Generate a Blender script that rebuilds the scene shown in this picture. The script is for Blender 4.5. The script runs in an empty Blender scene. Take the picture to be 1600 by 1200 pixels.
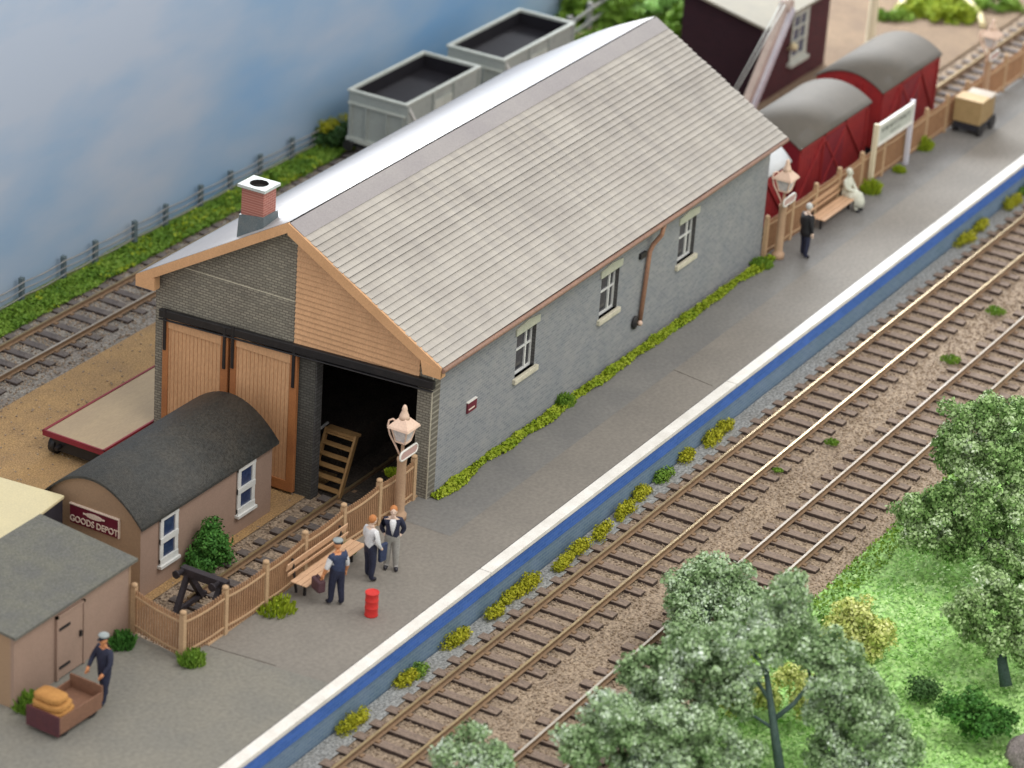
import bpy, bmesh, math, random
from mathutils import Vector, Matrix, Euler, noise
random.seed(7)
scene = bpy.context.scene
COL = scene.collection
PI = math.pi

# ------------------------------------------------------------------ materials
MATS = {}
def mat(name, c1, c2=None, rough=.8, scale=3., fine=60., amt=.12, bump=.0, bscale=40., metal=0., spec=.4, coords='Object', stretch=None):
    """two tone noise paint with a fine grain on top"""
    if name in MATS: return MATS[name]
    m = bpy.data.materials.new(name); m.use_nodes = True
    nt = m.node_tree; N = nt.nodes; Lk = nt.links
    b = N['Principled BSDF']
    b.inputs['Roughness'].default_value = rough
    b.inputs['Metallic'].default_value = metal
    b.inputs['Specular IOR Level'].default_value = spec
    c2 = c2 or tuple(x*.75 for x in c1)
    tc = N.new('ShaderNodeTexCoord')
    src = tc.outputs['Object']
    if stretch:
        mp = N.new('ShaderNodeMapping'); mp.inputs['Scale'].default_value = stretch
        Lk.new(src, mp.inputs['Vector']); src = mp.outputs[0]
    n1 = N.new('ShaderNodeTexNoise'); n1.inputs['Scale'].default_value = scale; n1.inputs['Detail'].default_value = 5
    n1.inputs['Roughness'].default_value = .65
    Lk.new(src, n1.inputs['Vector'])
    rp = N.new('ShaderNodeValToRGB'); rp.color_ramp.elements[0].position = .34; rp.color_ramp.elements[1].position = .66
    rp.color_ramp.elements[0].color = (*c1, 1); rp.color_ramp.elements[1].color = (*c2, 1)
    Lk.new(n1.outputs['Fac'], rp.inputs[0])
    n2 = N.new('ShaderNodeTexNoise'); n2.inputs['Scale'].default_value = fine; n2.inputs['Detail'].default_value = 2
    Lk.new(src, n2.inputs['Vector'])
    mr = N.new('ShaderNodeMapRange'); mr.inputs['From Min'].default_value = .3; mr.inputs['From Max'].default_value = .7
    mr.inputs['To Min'].default_value = 1-amt*1.6; mr.inputs['To Max'].default_value = 1+amt*1.6
    Lk.new(n2.outputs['Fac'], mr.inputs['Value'])
    mx = N.new('ShaderNodeVectorMath'); mx.operation = 'SCALE'
    Lk.new(rp.outputs[0], mx.inputs[0]); Lk.new(mr.outputs[0], mx.inputs['Scale'])
    Lk.new(mx.outputs[0], b.inputs['Base Color'])
    if bump:
        n3 = N.new('ShaderNodeTexNoise'); n3.inputs['Scale'].default_value = bscale; n3.inputs['Detail'].default_value = 4
        Lk.new(tc.outputs['Object'], n3.inputs['Vector'])
        bp = N.new('ShaderNodeBump'); bp.inputs['Strength'].default_value = min(1, bump*2); bp.inputs['Distance'].default_value = .06
        Lk.new(n3.outputs['Fac'], bp.inputs['Height']); Lk.new(bp.outputs[0], b.inputs['Normal'])
    MATS[name] = m
    return m

def brick_mat(name, c1, c2, mortar, bw, bh, plane='xz', msize=.012, rough=.85, tint=None, tint_amt=.5, bump=.3, offset=.5, tscale=.8):
    m = bpy.data.materials.new(name); m.use_nodes = True
    nt = m.node_tree; N = nt.nodes; Lk = nt.links; b = N['Principled BSDF']
    b.inputs['Roughness'].default_value = rough; b.inputs['Specular IOR Level'].default_value = .25
    tc = N.new('ShaderNodeTexCoord')
    sp = N.new('ShaderNodeSeparateXYZ'); cb = N.new('ShaderNodeCombineXYZ')
    Lk.new(tc.outputs['Object'], sp.inputs[0])
    ax = {'x': 'X', 'y': 'Y', 'z': 'Z'}
    Lk.new(sp.outputs[ax[plane[0]]], cb.inputs['X']); Lk.new(sp.outputs[ax[plane[1]]], cb.inputs['Y'])
    bt = N.new('ShaderNodeTexBrick')
    bt.inputs['Color1'].default_value = (*c1, 1); bt.inputs['Color2'].default_value = (*c2, 1); bt.inputs['Mortar'].default_value = (*mortar, 1)
    bt.inputs['Scale'].default_value = 1; bt.inputs['Mortar Size'].default_value = msize
    bt.inputs['Brick Width'].default_value = bw; bt.inputs['Row Height'].default_value = bh; bt.inputs['Bias'].default_value = 0
    bt.offset = offset
    Lk.new(cb.outputs[0], bt.inputs['Vector'])
    n = N.new('ShaderNodeTexNoise'); n.inputs['Scale'].default_value = tscale; n.inputs['Detail'].default_value = 6; n.inputs['Roughness'].default_value = .7
    Lk.new(tc.outputs['Object'], n.inputs['Vector'])
    rp = N.new('ShaderNodeValToRGB'); rp.color_ramp.elements[0].position = .35; rp.color_ramp.elements[1].position = .65
    t = tint or (.55, .5, .5)
    rp.color_ramp.elements[0].color = (*[x*2*tint_amt+(1-tint_amt) for x in t], 1); rp.color_ramp.elements[1].color = (1.12, 1.12, 1.12, 1)
    Lk.new(n.outputs['Fac'], rp.inputs[0])
    mx = N.new('ShaderNodeVectorMath'); mx.operation = 'MULTIPLY'
    Lk.new(bt.outputs['Color'], mx.inputs[0]); Lk.new(rp.outputs[0], mx.inputs[1]); Lk.new(mx.outputs[0], b.inputs['Base Color'])
    bp = N.new('ShaderNodeBump'); bp.inputs['Strength'].default_value = bump; bp.inputs['Distance'].default_value = .02; bp.invert = True
    Lk.new(bt.outputs['Fac'], bp.inputs['Height']); Lk.new(bp.outputs[0], b.inputs['Normal'])
    MATS[name] = m
    return m

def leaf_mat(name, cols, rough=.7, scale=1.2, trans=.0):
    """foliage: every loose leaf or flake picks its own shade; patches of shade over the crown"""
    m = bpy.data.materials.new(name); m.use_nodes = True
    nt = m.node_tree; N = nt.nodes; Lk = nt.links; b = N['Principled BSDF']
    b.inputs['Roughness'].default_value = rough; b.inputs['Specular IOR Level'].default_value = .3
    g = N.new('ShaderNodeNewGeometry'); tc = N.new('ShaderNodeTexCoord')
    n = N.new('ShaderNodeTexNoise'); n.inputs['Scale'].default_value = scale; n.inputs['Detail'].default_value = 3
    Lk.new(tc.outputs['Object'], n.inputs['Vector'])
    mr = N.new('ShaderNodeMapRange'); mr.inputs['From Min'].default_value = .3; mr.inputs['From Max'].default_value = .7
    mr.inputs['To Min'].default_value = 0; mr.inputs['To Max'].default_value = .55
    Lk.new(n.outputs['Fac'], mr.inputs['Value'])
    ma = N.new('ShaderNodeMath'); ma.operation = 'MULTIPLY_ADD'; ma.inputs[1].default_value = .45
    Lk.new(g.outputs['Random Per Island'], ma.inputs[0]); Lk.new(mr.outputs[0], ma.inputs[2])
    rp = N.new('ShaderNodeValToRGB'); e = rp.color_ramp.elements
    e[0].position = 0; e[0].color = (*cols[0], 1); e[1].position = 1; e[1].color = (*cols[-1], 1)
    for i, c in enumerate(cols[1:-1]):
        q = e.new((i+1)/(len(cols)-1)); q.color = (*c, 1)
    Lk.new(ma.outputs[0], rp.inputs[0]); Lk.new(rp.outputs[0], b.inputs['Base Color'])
    MATS[name] = m
    return m

M = MATS
mat('tarmac', (.225, .207, .183), (.19, .176, .158), .75, .35, 9, .07, .12, 60)
mat('tarmac_dark', (.2, .195, .185), (.165, .163, .16), .75, .5, 9, .07, .12, 60)
mat('tarmac_end', (.215, .205, .175), (.18, .177, .16), .72, .5, 9, .08, .12, 60)
mat('foot_ballast', (.3, .31, .31), (.25, .25, .24), .95, .8, 14, .3, .9, 12)
mat('joint_brown', (.1, .09, .075), (.14, .13, .11), .9)
mat('yard_brown', (.25, .18, .12), (.19, .135, .095), .95, .5, 22, .2, .6, 24)
mat('slate_edge_shade', (.17, .155, .155), (.11, .1, .105), .8, 2, 20, .1)  # shade on the step faces of the courses, put into the colour
mat('sleeper_side_shade', (.045, .03, .028), (.07, .05, .04), .9, 3, 20, .1)  # shadowed sleeper faces, the darkness is painted in
mat('board_gap_shade', (.2, .09, .04), (.16, .075, .035), .8)  # painted shadow line below each gable board
mat('white_paint', (.8, .79, .76), (.66, .64, .6), .55, 1.4, 30, .05)
mat('coping_fringe', (.075, .16, .46), (.06, .13, .38), .5, 2, 20, .1)
mat('earth', (.30, .22, .135), (.23, .165, .105), .95, .5, 26, .22, .6, 22)
mat('yard_earth', (.46, .29, .13), (.36, .23, .115), .95, .9, 22, .2, .6, 24)
mat('ballast', (.33, .255, .185), (.28, .215, .16), .95, .8, 14, .3, .9, 12)
mat('ballast_grey', (.27, .25, .22), (.23, .2, .175), .95, .8, 14, .3, .9, 12)
mat('stone_a', (.31, .235, .165), (.25, .185, .13), .9, 7, 30, .2)
mat('stone_b', (.38, .3, .22), (.3, .23, .17), .9, 7, 30, .2)
mat('stone_c', (.22, .165, .125), (.27, .205, .155), .9, 7, 30, .2)
mat('sleeper', (.26, .195, .155), (.2, .15, .12), .85, 2.5, 30, .2, .3, 30, stretch=(1, .3, 1))
mat('sleeper_grey', (.11, .095, .095), (.16, .135, .12), .85, 2.5, 30, .2, .3, 30, stretch=(1, .3, 1))
mat('rail_rust', (.26, .165, .095), (.2, .13, .08), .7, 3, 20, .1)
mat('rail_top', (.42, .32, .17), (.34, .26, .15), .35, 1.5, 10, .06, metal=.6)
mat('rail_top_bright', (.44, .4, .35), (.33, .28, .22), .5, .35, 10, .06, metal=.3)
mat('orange_wood', (.6, .35, .19), (.52, .3, .16), .6, 1.2, 25, .07, stretch=(1, 1, .3))
mat('orange_dark', (.40, .165, .06), (.33, .13, .05), .55, 1.2, 25, .07)
mat('barge_wood', (.62, .36, .19), (.54, .31, .16), .6, 1., 25, .05)
mat('black_iron', (.012, .012, .014), (.02, .018, .02), .45, 3, 30, .1)
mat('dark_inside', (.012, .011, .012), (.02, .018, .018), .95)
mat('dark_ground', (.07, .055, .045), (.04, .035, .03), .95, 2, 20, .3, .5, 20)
mat('roof_mauve', (.27, .25, .26), (.31, .29, .29), .6, .5, 20, .05)
mat('roof_gloss', (.43, .41, .42), (.47, .45, .45), .27, .5, 15, .02, spec=.9)
mat('ridge_edge', (.08, .085, .1), (.12, .12, .13), .6)
mat('gutter_brown', (.31, .18, .13), (.23, .14, .11), .5, 2, 20, .1)
mat('pipe_brown', (.36, .19, .12), (.28, .15, .1), .5, 2, 20, .1)
mat('lintel', (.47, .47, .38), (.4, .42, .34), .8, 3, 30, .08)
mat('sill', (.6, .56, .45), (.45, .43, .34), .8, 4, 30, .12)
mat('frame_white', (.72, .72, .7), (.6, .62, .62), .5, 3, 30, .05)
mat('glass_dark', (.03, .032, .04), (.05, .05, .06), .12, 2, 10, .1, spec=.6)
mat('glass_blue', (.02, .035, .1), (.04, .06, .13), .15, 2, 10, .1, spec=.6)
mat('chimney_cap', (.46, .5, .49), (.36, .41, .42), .5, 4, 30, .06)
mat('flashing', (.09, .12, .135), (.13, .15, .16), .5, 4, 30, .1)
mat('hut_brown', (.34, .235, .185), (.3, .21, .165), .75, .8, 30, .05)
mat('hut_end', (.36, .24, .15), (.32, .215, .14), .75, .8, 30, .06)
mat('barrel_roof', (.04, .043, .043), (.058, .056, .05), .5, 1.5, 14, .2, .25, 30, spec=.4)
mat('felt_roof', (.145, .145, .12), (.12, .122, .115), .85, 1.5, 18, .14, .25, 50)
mat('maroon', (.14, .012, .03), (.11, .01, .025), .5, 3, 20, .05)
mat('sign_cream', (.72, .6, .5), (.68, .56, .48), .6)
mat('cream_paint', (.62, .55, .34), (.56, .5, .32), .6, .6, 20, .04)
mat('black_paint', (.02, .02, .03), (.03, .03, .04), .5)
mat('deck_tan', (.42, .32, .2), (.36, .275, .18), .7, .8, 20, .05, stretch=(.4, 2, 1))
mat('crimson', (.25, .02, .035), (.2, .018, .03), .5, 2, 20, .05)
mat('van_red', (.3, .022, .022), (.235, .018, .022), .6, 2.2, 20, .1)
mat('van_red_dark', (.2, .012, .022), (.15, .01, .02), .6, 2.2, 20, .1)
mat('van_red_bright', (.42, .05, .04), (.36, .04, .035), .6, 2, 20, .1)
mat('van_roof', (.115, .102, .086), (.095, .086, .074), .75, 1.2, 25, .06)
mat('van_roof_pale', (.55, .56, .57), (.48, .5, .52), .45, 1, 25, .05)
mat('wagon_grey', (.34, .37, .35), (.29, .315, .305), .65, 1.6, 20, .08)
mat('wagon_rim', (.5, .52, .48), (.42, .45, .41), .6, 2, 20, .06)
mat('wagon_inside', (.005, .004, .008), (.008, .007, .012), .8, 2, 20, .2)
mat('fence_tan', (.4, .23, .125), (.33, .19, .105), .7, 3, 25, .1)
mat('fence_light', (.5, .34, .2), (.43, .285, .17), .7, 3, 25, .08)
mat('bench_slat', (.62, .4, .25), (.55, .35, .22), .65, 2, 25, .06, stretch=(.4, 1, 1))
mat('lamp_pink', (.72, .53, .42), (.64, .46, .36), .5, 3, 25, .05)
mat('lamp_glass', (.5, .48, .5), (.66, .62, .6), .15, 6, 20, .1, spec=.6)
mat('post_tan', (.47, .31, .2), (.42, .27, .175), .6, 2, 25, .06)
mat('totem_pink', (.5, .33, .3), (.45, .3, .28), .6)
mat('skin_pale', (.72, .55, .45), (.66, .49, .4), .6)
mat('skin_orange', (.58, .25, .11), (.52, .22, .1), .6)
mat('navy', (.014, .017, .04), (.02, .024, .055), .7, 5, 30, .2)
mat('navy_blue', (.022, .034, .085), (.03, .045, .1), .7, 5, 30, .2)
mat('black_cloth', (.012, .012, .016), (.018, .018, .022), .7, 5, 30, .2)
mat('white_cloth', (.7, .7, .72), (.56, .58, .62), .7, 5, 30, .08)
mat('dress_pale', (.62, .62, .54), (.48, .5, .42), .7, 5, 30, .1)
mat('grey_trousers', (.34, .33, .31), (.28, .27, .26), .7, 5, 30, .1)
mat('ginger', (.5, .2, .07), (.42, .16, .05), .7)
mat('grey_hair', (.55, .56, .55), (.45, .46, .46), .7)
mat('cap_grey', (.3, .34, .35), (.24, .28, .29), .6)
mat('shoe', (.02, .02, .03), None, .4)
mat('bag_brown', (.085, .04, .05), (.07, .03, .04), .6)
mat('drum_red', (.62, .035, .03), (.55, .03, .028), .4, 3, 20, .04)
mat('trolley_maroon', (.1, .03, .035), (.075, .025, .035), .6, 3, 25, .1)
mat('trolley_brown', (.23, .12, .075), (.19, .1, .065), .65, 3, 25, .1)
mat('sack', (.48, .24, .07), (.38, .18, .05), .85, 4, 30, .1)
mat('crate_tan', (.34, .23, .11), (.29, .2, .09), .7, 3, 25, .08)
mat('crate_top', (.52, .37, .2), (.46, .33, .18), .7, 3, 25, .06)
mat('parcel', (.5, .45, .38), (.44, .38, .33), .7, 3, 25, .06)
mat('buffer_black', (.022, .02, .026), (.04, .032, .04), .6, 3, 25, .2)
mat('step_wood', (.33, .2, .085), (.26, .15, .06), .65, 3, 25, .1)
mat('lean_grey', (.42, .42, .42), (.34, .34, .35), .6)
mat('crane_wood', (.5, .41, .36), (.42, .34, .3), .6, 2, 25, .08)
mat('crane_white', (.6, .6, .66), (.5, .5, .58), .5, 2, 25, .05)
mat('wire', (.42, .44, .42), (.36, .38, .36), .5)
mat('fence_post_grey', (.09, .13, .16), (.13, .17, .18), .8, 6, 30, .2)
mat('fence_rail_grey', (.25, .27, .3), (.33, .3, .26), .8, 4, 30, .15)
mat('cream_post', (.66, .58, .42), (.6, .53, .38), .6, 2, 25, .05)
mat('cream_ring', (.72, .64, .38), (.66, .58, .34), .6, 2, 25, .05)
mat('hut_slab', (.27, .245, .19), (.23, .215, .175), .7, 1, 25, .05)
mat('trunk', (.07, .11, .1), (.045, .08, .075), .85, 6, 30, .2)
mat('trunk_dark', (.05, .05, .04), (.03, .035, .03), .85, 6, 30, .2)
mat('rock_grey', (.24, .21, .2), (.17, .15, .15), .9, 2, 14, .2, .6, 9)
mat('bank_green', (.27, .5, .13), (.38, .6, .24), .95, 1.0, 9, .3, .9, 7)
mat('moss_green', (.10, .17, .03), (.16, .2, .04), .95, 1.5, 9, .3, .9, 9)
brick_mat('side_brick', (.255, .26, .268), (.185, .195, .215), (.29, .29, .29), .2, .08, 'xz', .010, tint=(.42, .47, .53), tint_amt=.4, tscale=1.1)
brick_mat('front_stone', (.28, .262, .215), (.195, .185, .155), (.13, .12, .1), .19, .078, 'yz', .014, tint=(.42, .4, .42), tint_amt=.35, tscale=.9)
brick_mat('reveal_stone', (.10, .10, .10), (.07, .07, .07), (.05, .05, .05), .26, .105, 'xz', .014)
brick_mat('chimney_brick', (.3, .115, .095), (.25, .1, .085), (.38, .2, .16), .2, .07, 'xz', .01, tint_amt=.2)
brick_mat('platform_brick', (.15, .215, .32), (.12, .18, .28), (.2, .27, .34), .3, .1, 'xz', .012, tint=(.4, .48, .42), tint_amt=.4)
brick_mat('slate_rows', (.41, .388, .35), (.37, .352, .325), (.345, .33, .31), .17, 5., 'xy', .006, tint=(.42, .41, .42), tint_amt=.5, bump=.1, offset=0, tscale=.7)
brick_mat('pier_stone_shade', (.1, .1, .09), (.07, .07, .065), (.05, .05, .045), .19, .078, 'yz', .014)  # pier standing in shade, darkened through its stone colours
brick_mat('blue_fringe', (.06, .15, .5), (.045, .12, .4), (.09, .18, .46), .3, .1, 'xz', .01, tint=(.42, .5, .5), tint_amt=.5, tscale=.7)  # colour fringing and shade under the coping, painted blue
brick_mat('red_hut_brick', (.085, .022, .028), (.06, .02, .026), (.06, .03, .035), .26, .1, 'xz', .012, tint_amt=.3)
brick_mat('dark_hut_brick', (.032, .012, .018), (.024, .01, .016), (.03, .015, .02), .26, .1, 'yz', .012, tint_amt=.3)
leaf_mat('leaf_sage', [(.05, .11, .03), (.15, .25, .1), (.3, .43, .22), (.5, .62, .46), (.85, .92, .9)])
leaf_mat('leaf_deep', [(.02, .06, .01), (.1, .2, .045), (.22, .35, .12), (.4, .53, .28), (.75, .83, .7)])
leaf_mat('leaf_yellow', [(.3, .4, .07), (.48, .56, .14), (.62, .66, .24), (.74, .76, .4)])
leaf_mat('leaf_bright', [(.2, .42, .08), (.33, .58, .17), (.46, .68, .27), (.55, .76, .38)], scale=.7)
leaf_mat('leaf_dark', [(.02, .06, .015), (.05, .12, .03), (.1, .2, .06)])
leaf_mat('tuft_olive', [(.2, .23, .01), (.36, .36, .015), (.52, .48, .04)])
leaf_mat('tuft_green', [(.06, .15, .015), (.14, .26, .025), (.26, .38, .06)])
leaf_mat('tuft_lime', [(.13, .22, .01), (.25, .33, .015), (.36, .42, .04)], scale=2)
leaf_mat('leaf_rich', [(.02, .08, .01), (.05, .17, .025), (.11, .27, .05)], scale=3)

# backdrop painting of sky and cloud
def backdrop_mat():
    m = bpy.data.materials.new('painted_sky'); m.use_nodes = True
    nt = m.node_tree; N = nt.nodes; Lk = nt.links; b = N['Principled BSDF']
    b.inputs['Roughness'].default_value = .9; b.inputs['Specular IOR Level'].default_value = .1
    tc = N.new('ShaderNodeTexCoord'); mp = N.new('ShaderNodeMapping')
    mp.inputs['Scale'].default_value = (.05, .05, .13); mp.inputs['Rotation'].default_value = (0, -.35, 0)
    mp.inputs['Location'].default_value = (.35, 0, .2)
    Lk.new(tc.outputs['Object'], mp.inputs['Vector'])
    n = N.new('ShaderNodeTexNoise'); n.inputs['Scale'].default_value = 2.6; n.inputs['Detail'].default_value = 5; n.inputs['Roughness'].default_value = .5
    Lk.new(mp.outputs[0], n.inputs['Vector'])
    sp = N.new('ShaderNodeSeparateXYZ'); Lk.new(tc.outputs['Object'], sp.inputs[0])
    # bluer towards x about 26, cloudier to the left
    mr = N.new('ShaderNodeMapRange'); mr.inputs['From Min'].default_value = 6; mr.inputs['From Max'].default_value = 32
    mr.inputs['To Min'].default_value = .16; mr.inputs['To Max'].default_value = -.14
    Lk.new(sp.outputs['X'], mr.inputs['Value'])
    ad = N.new('ShaderNodeMath'); ad.operation = 'ADD'; Lk.new(n.outputs['Fac'], ad.inputs[0]); Lk.new(mr.outputs[0], ad.inputs[1])
    rp = N.new('ShaderNodeValToRGB'); e = rp.color_ramp.elements
    e[0].position = .3; e[0].color = (.2, .37, .61, 1); e[1].position = .72; e[1].color = (.42, .49, .6, 1)
    q = e.new(.5); q.color = (.29, .42, .59, 1)
    Lk.new(ad.outputs[0], rp.inputs[0]); Lk.new(rp.outputs[0], b.inputs['Base Color'])
    return m
SKY = backdrop_mat()

# ------------------------------------------------------------------ mesh builder
class MB:
    def __init__(s): s.v = []; s.f = []; s.m = []; s.mats = []; s.smooth = []
    def mi(s, m):
        if m not in s.mats: s.mats.append(m)
        return s.mats.index(m)
    def add(s, vs, fs, m, smooth=False):
        o = len(s.v); s.v += [tuple(v) for v in vs]; k = s.mi(m)
        for f in fs: s.f.append([i+o for i in f]); s.m.append(k); s.smooth.append(smooth)
        return s
    def box(s, x0, x1, y0, y1, z0, z1, m):
        vs = [(x, y, z) for x in (x0, x1) for y in (y0, y1) for z in (z0, z1)]
        return s.add(vs, [(0, 1, 3, 2), (4, 6, 7, 5), (0, 4, 5, 1), (2, 3, 7, 6), (0, 2, 6, 4), (1, 5, 7, 3)], m)
    def bar(s, a, b, w, h, m, up=(0, 0, 1)):
        a = Vector(a); b = Vector(b); d = (b-a).normalized(); u = Vector(up)
        r = d.cross(u)
        if r.length < 1e-4: r = d.cross(Vector((1, 0, 0)))
        r.normalize(); u = r.cross(d)
        vs = []
        for p in (a, b):
            for i, j in ((-1, -1), (1, -1), (1, 1), (-1, 1)): vs.append(p+r*(i*w/2)+u*(j*h/2))
        return s.add(vs, [(3, 2, 1, 0), (4, 5, 6, 7), (0, 1, 5, 4), (1, 2, 6, 5), (2, 3, 7, 6), (3, 0, 4, 7)], m)
    def tube(s, pts, rad, m, n=10, caps=True):
        pts = [Vector(p) for p in pts]; rs = rad if isinstance(rad, (list, tuple)) else [rad]*len(pts)
        vs = []; prev = None
        for i, p in enumerate(pts):
            d = (pts[min(i+1, len(pts)-1)]-pts[max(i-1, 0)]).normalized()
            if prev is None:
                r = d.cross(Vector((0, 0, 1)))
                if r.length < .05: r = d.cross(Vector((1, 0, 0)))
            else: r = prev-d*prev.dot(d)
            r.normalize(); prev = r; u = r.cross(d)
            for k in range(n):
                a = 2*PI*k/n; vs.append(p+(r*math.cos(a)+u*math.sin(a))*rs[i])
        fs = []
        for i in range(len(pts)-1):
            for k in range(n): fs.append((i*n+k, i*n+(k+1) % n, (i+1)*n+(k+1) % n, (i+1)*n+k))
        s.add(vs, fs, m, True)
        if caps:
            s.add(vs[:n], [list(range(n))[::-1]], m); s.add(vs[-n:], [list(range(n))], m)
        return s
    def lathe(s, prof, m, c=(0, 0, 0), n=20, smooth=True):
        vs = []; fs = []
        for r, z in prof:
            for k in range(n):
                a = 2*PI*k/n; vs.append((c[0]+r*math.cos(a), c[1]+r*math.sin(a), c[2]+z))
        for i in range(len(prof)-1):
            for k in range(n): fs.append((i*n+k, i*n+(k+1) % n, (i+1)*n+(k+1) % n, (i+1)*n+k))
        s.add(vs, fs, m, smooth)
        s.add(vs[:n], [list(range(n))[::-1]], m); s.add(vs[-n:], [list(range(n))], m)
        return s
    def prism(s, poly, d0, d1, m, plane='yz'):
        """polygon in plane extruded along the third axis from d0 to d1"""
        n = len(poly)
        def P(a, b, d): return {'yz': (d, a, b), 'xz': (a, d, b), 'xy': (a, b, d)}[plane]
        vs = [P(a, b, d0) for a, b in poly]+[P(a, b, d1) for a, b in poly]
        fs = [list(range(n))[::-1], list(range(n, 2*n))]+[(i, (i+1) % n, n+(i+1) % n, n+i) for i in range(n)]
        return s.add(vs, fs, m)
    def ball(s, c, r, m, n=10, sc=(1, 1, 1)):
        vs = []; fs = []; h = n//2+1
        for i in range(h+1):
            t = PI*i/h
            for k in range(n):
                a = 2*PI*k/n; vs.append((c[0]+r*sc[0]*math.sin(t)*math.cos(a), c[1]+r*sc[1]*math.sin(t)*math.sin(a), c[2]+r*sc[2]*math.cos(t)))
        for i in range(h):
            for k in range(n): fs.append((i*n+k, (i+1)*n+k, (i+1)*n+(k+1) % n, i*n+(k+1) % n))
        return s.add(vs, fs, m, True)
    def build(s, name, parent=None, loc=None, rotz=0, bevel=0, fixn=True):
        me = bpy.data.meshes.new(name); me.from_pydata(s.v, [], s.f)
        for k in s.mats: me.materials.append(k if not isinstance(k, str) else MATS[k])
        me.polygons.foreach_set('material_index', s.m)
        me.polygons.foreach_set('use_smooth', s.smooth)
        if fixn and len(s.f) < 20000:
            bm = bmesh.new(); bm.from_mesh(me); bmesh.ops.remove_doubles(bm, verts=bm.verts, dist=1e-5)
            bmesh.ops.recalc_face_normals(bm, faces=bm.faces)
            bm.to_mesh(me); bm.free()
        me.update()
        o = bpy.data.objects.new(name, me); COL.objects.link(o)
        if parent: o.parent = parent
        if loc: o.location = loc
        o.rotation_euler = (0, 0, rotz)
        if bevel:
            b = o.modifiers.new('bevel', 'BEVEL'); b.width = bevel; b.segments = 2; b.limit_method = 'ANGLE'
        return o

def build_each(mb, name, parent, bevel=0):
    """every loose piece collected in mb becomes a part of its own"""
    n = len(mb.v); root = list(range(n))
    def find(i):
        while root[i] != i: root[i] = root[root[i]]; i = root[i]
        return i
    for f in mb.f:
        for i in f[1:]: root[find(i)] = find(f[0])
    groups = {}
    for k, f in enumerate(mb.f): groups.setdefault(find(f[0]), []).append(k)
    out = []
    for ks in groups.values():
        q = MB(); ids = sorted({i for k in ks for i in mb.f[k]}); mp = {i: j for j, i in enumerate(ids)}
        c = Vector([sum(mb.v[i][a] for i in ids)/len(ids) for a in range(3)])
        q.v = [tuple(Vector(mb.v[i])-c) for i in ids]; q.mats = mb.mats
        for k in ks: q.f.append([mp[i] for i in mb.f[k]]); q.m.append(mb.m[k]); q.smooth.append(mb.smooth[k])
        out.append(q.build(name, parent, c, bevel=bevel))
    return out
def thing(name, label, cat, loc=(0, 0, 0), rotz=0, group=None):
    o = bpy.data.objects.new(name, None); COL.objects.link(o)
    o.location = loc; o.rotation_euler = (0, 0, rotz); o.empty_display_size = .2
    o['label'] = label; o['category'] = cat
    if group: o['group'] = group
    return o
def tag(o, label, cat, group=None, kind=None):
    o['label'] = label; o['category'] = cat
    if group: o['group'] = group
    if kind: o['kind'] = kind
    return o
def struct(o): o['kind'] = 'structure'; return o
def dup(root, loc, rotz=None, label=None, group=None):
    r = root.copy(); COL.objects.link(r); r.location = loc
    if rotz is not None: r.rotation_euler = (0, 0, rotz)
    if label: r['label'] = label
    if group: r['group'] = group
    for ch in list(root.children):
        c = ch.copy(); COL.objects.link(c); c.parent = r
        for g in list(ch.children):
            d = g.copy(); COL.objects.link(d); d.parent = c
    return r
def text(name, body, size, m, parent, loc, rot, depth=.01, sx=1.):
    cu = bpy.data.curves.new(name, 'FONT'); cu.body = body; cu.size = size; cu.extrude = depth; cu.align_x = 'CENTER'; cu.align_y = 'CENTER'
    cu.offset = size*.02
    t = bpy.data.objects.new(name, cu); COL.objects.link(t)
    dg = bpy.context.evaluated_depsgraph_get(); me = bpy.data.meshes.new_from_object(t.evaluated_get(dg))
    bpy.data.objects.remove(t); me.materials.clear(); me.materials.append(MATS[m])
    o = bpy.data.objects.new(name, me); COL.objects.link(o); o.parent = parent; o.location = loc; o.rotation_euler = rot; o.scale = (sx, 1, 1)
    return o

# ------------------------------------------------------------------ camera
cam = bpy.data.cameras.new('camera'); co = bpy.data.objects.new('camera', cam); COL.objects.link(co)
yaw, pitch, roll = .5014, -.4505, .0703
d = Vector((math.cos(pitch)*math.cos(yaw), math.cos(pitch)*math.sin(yaw), math.sin(pitch)))
rt = d.cross(Vector((0, 0, 1))).normalized(); upv = rt.cross(d)
r2 = rt*math.cos(roll)+upv*math.sin(roll); u2 = -rt*math.sin(roll)+upv*math.cos(roll)
CP = Vector((-66.9632, -38.9012, 40.9162))
mw = Matrix((r2, u2, -d)).transposed().to_4x4(); mw.translation = CP; co.matrix_world = mw
cam.sensor_width = 36; FPX = 5138.67; cam.lens = FPX/1600*36; cam.clip_end = 600; cam.clip_start = 1
cam.dof.use_dof = True; cam.dof.focus_distance = 88; cam.dof.aperture_fstop = .26
scene.camera = co
def at(u, v, z=0.):
    """ground point, on the level z, seen at a place in the photograph"""
    q = (r2*((u-800)/FPX)-u2*((v-600)/FPX)+d); return CP+q*((z-CP.z)/q.z)
def at_depth(u, v, p):
    q = (r2*((u-800)/FPX)-u2*((v-600)/FPX)+d); return CP+q*(d.dot(Vector(p)-CP))

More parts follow.
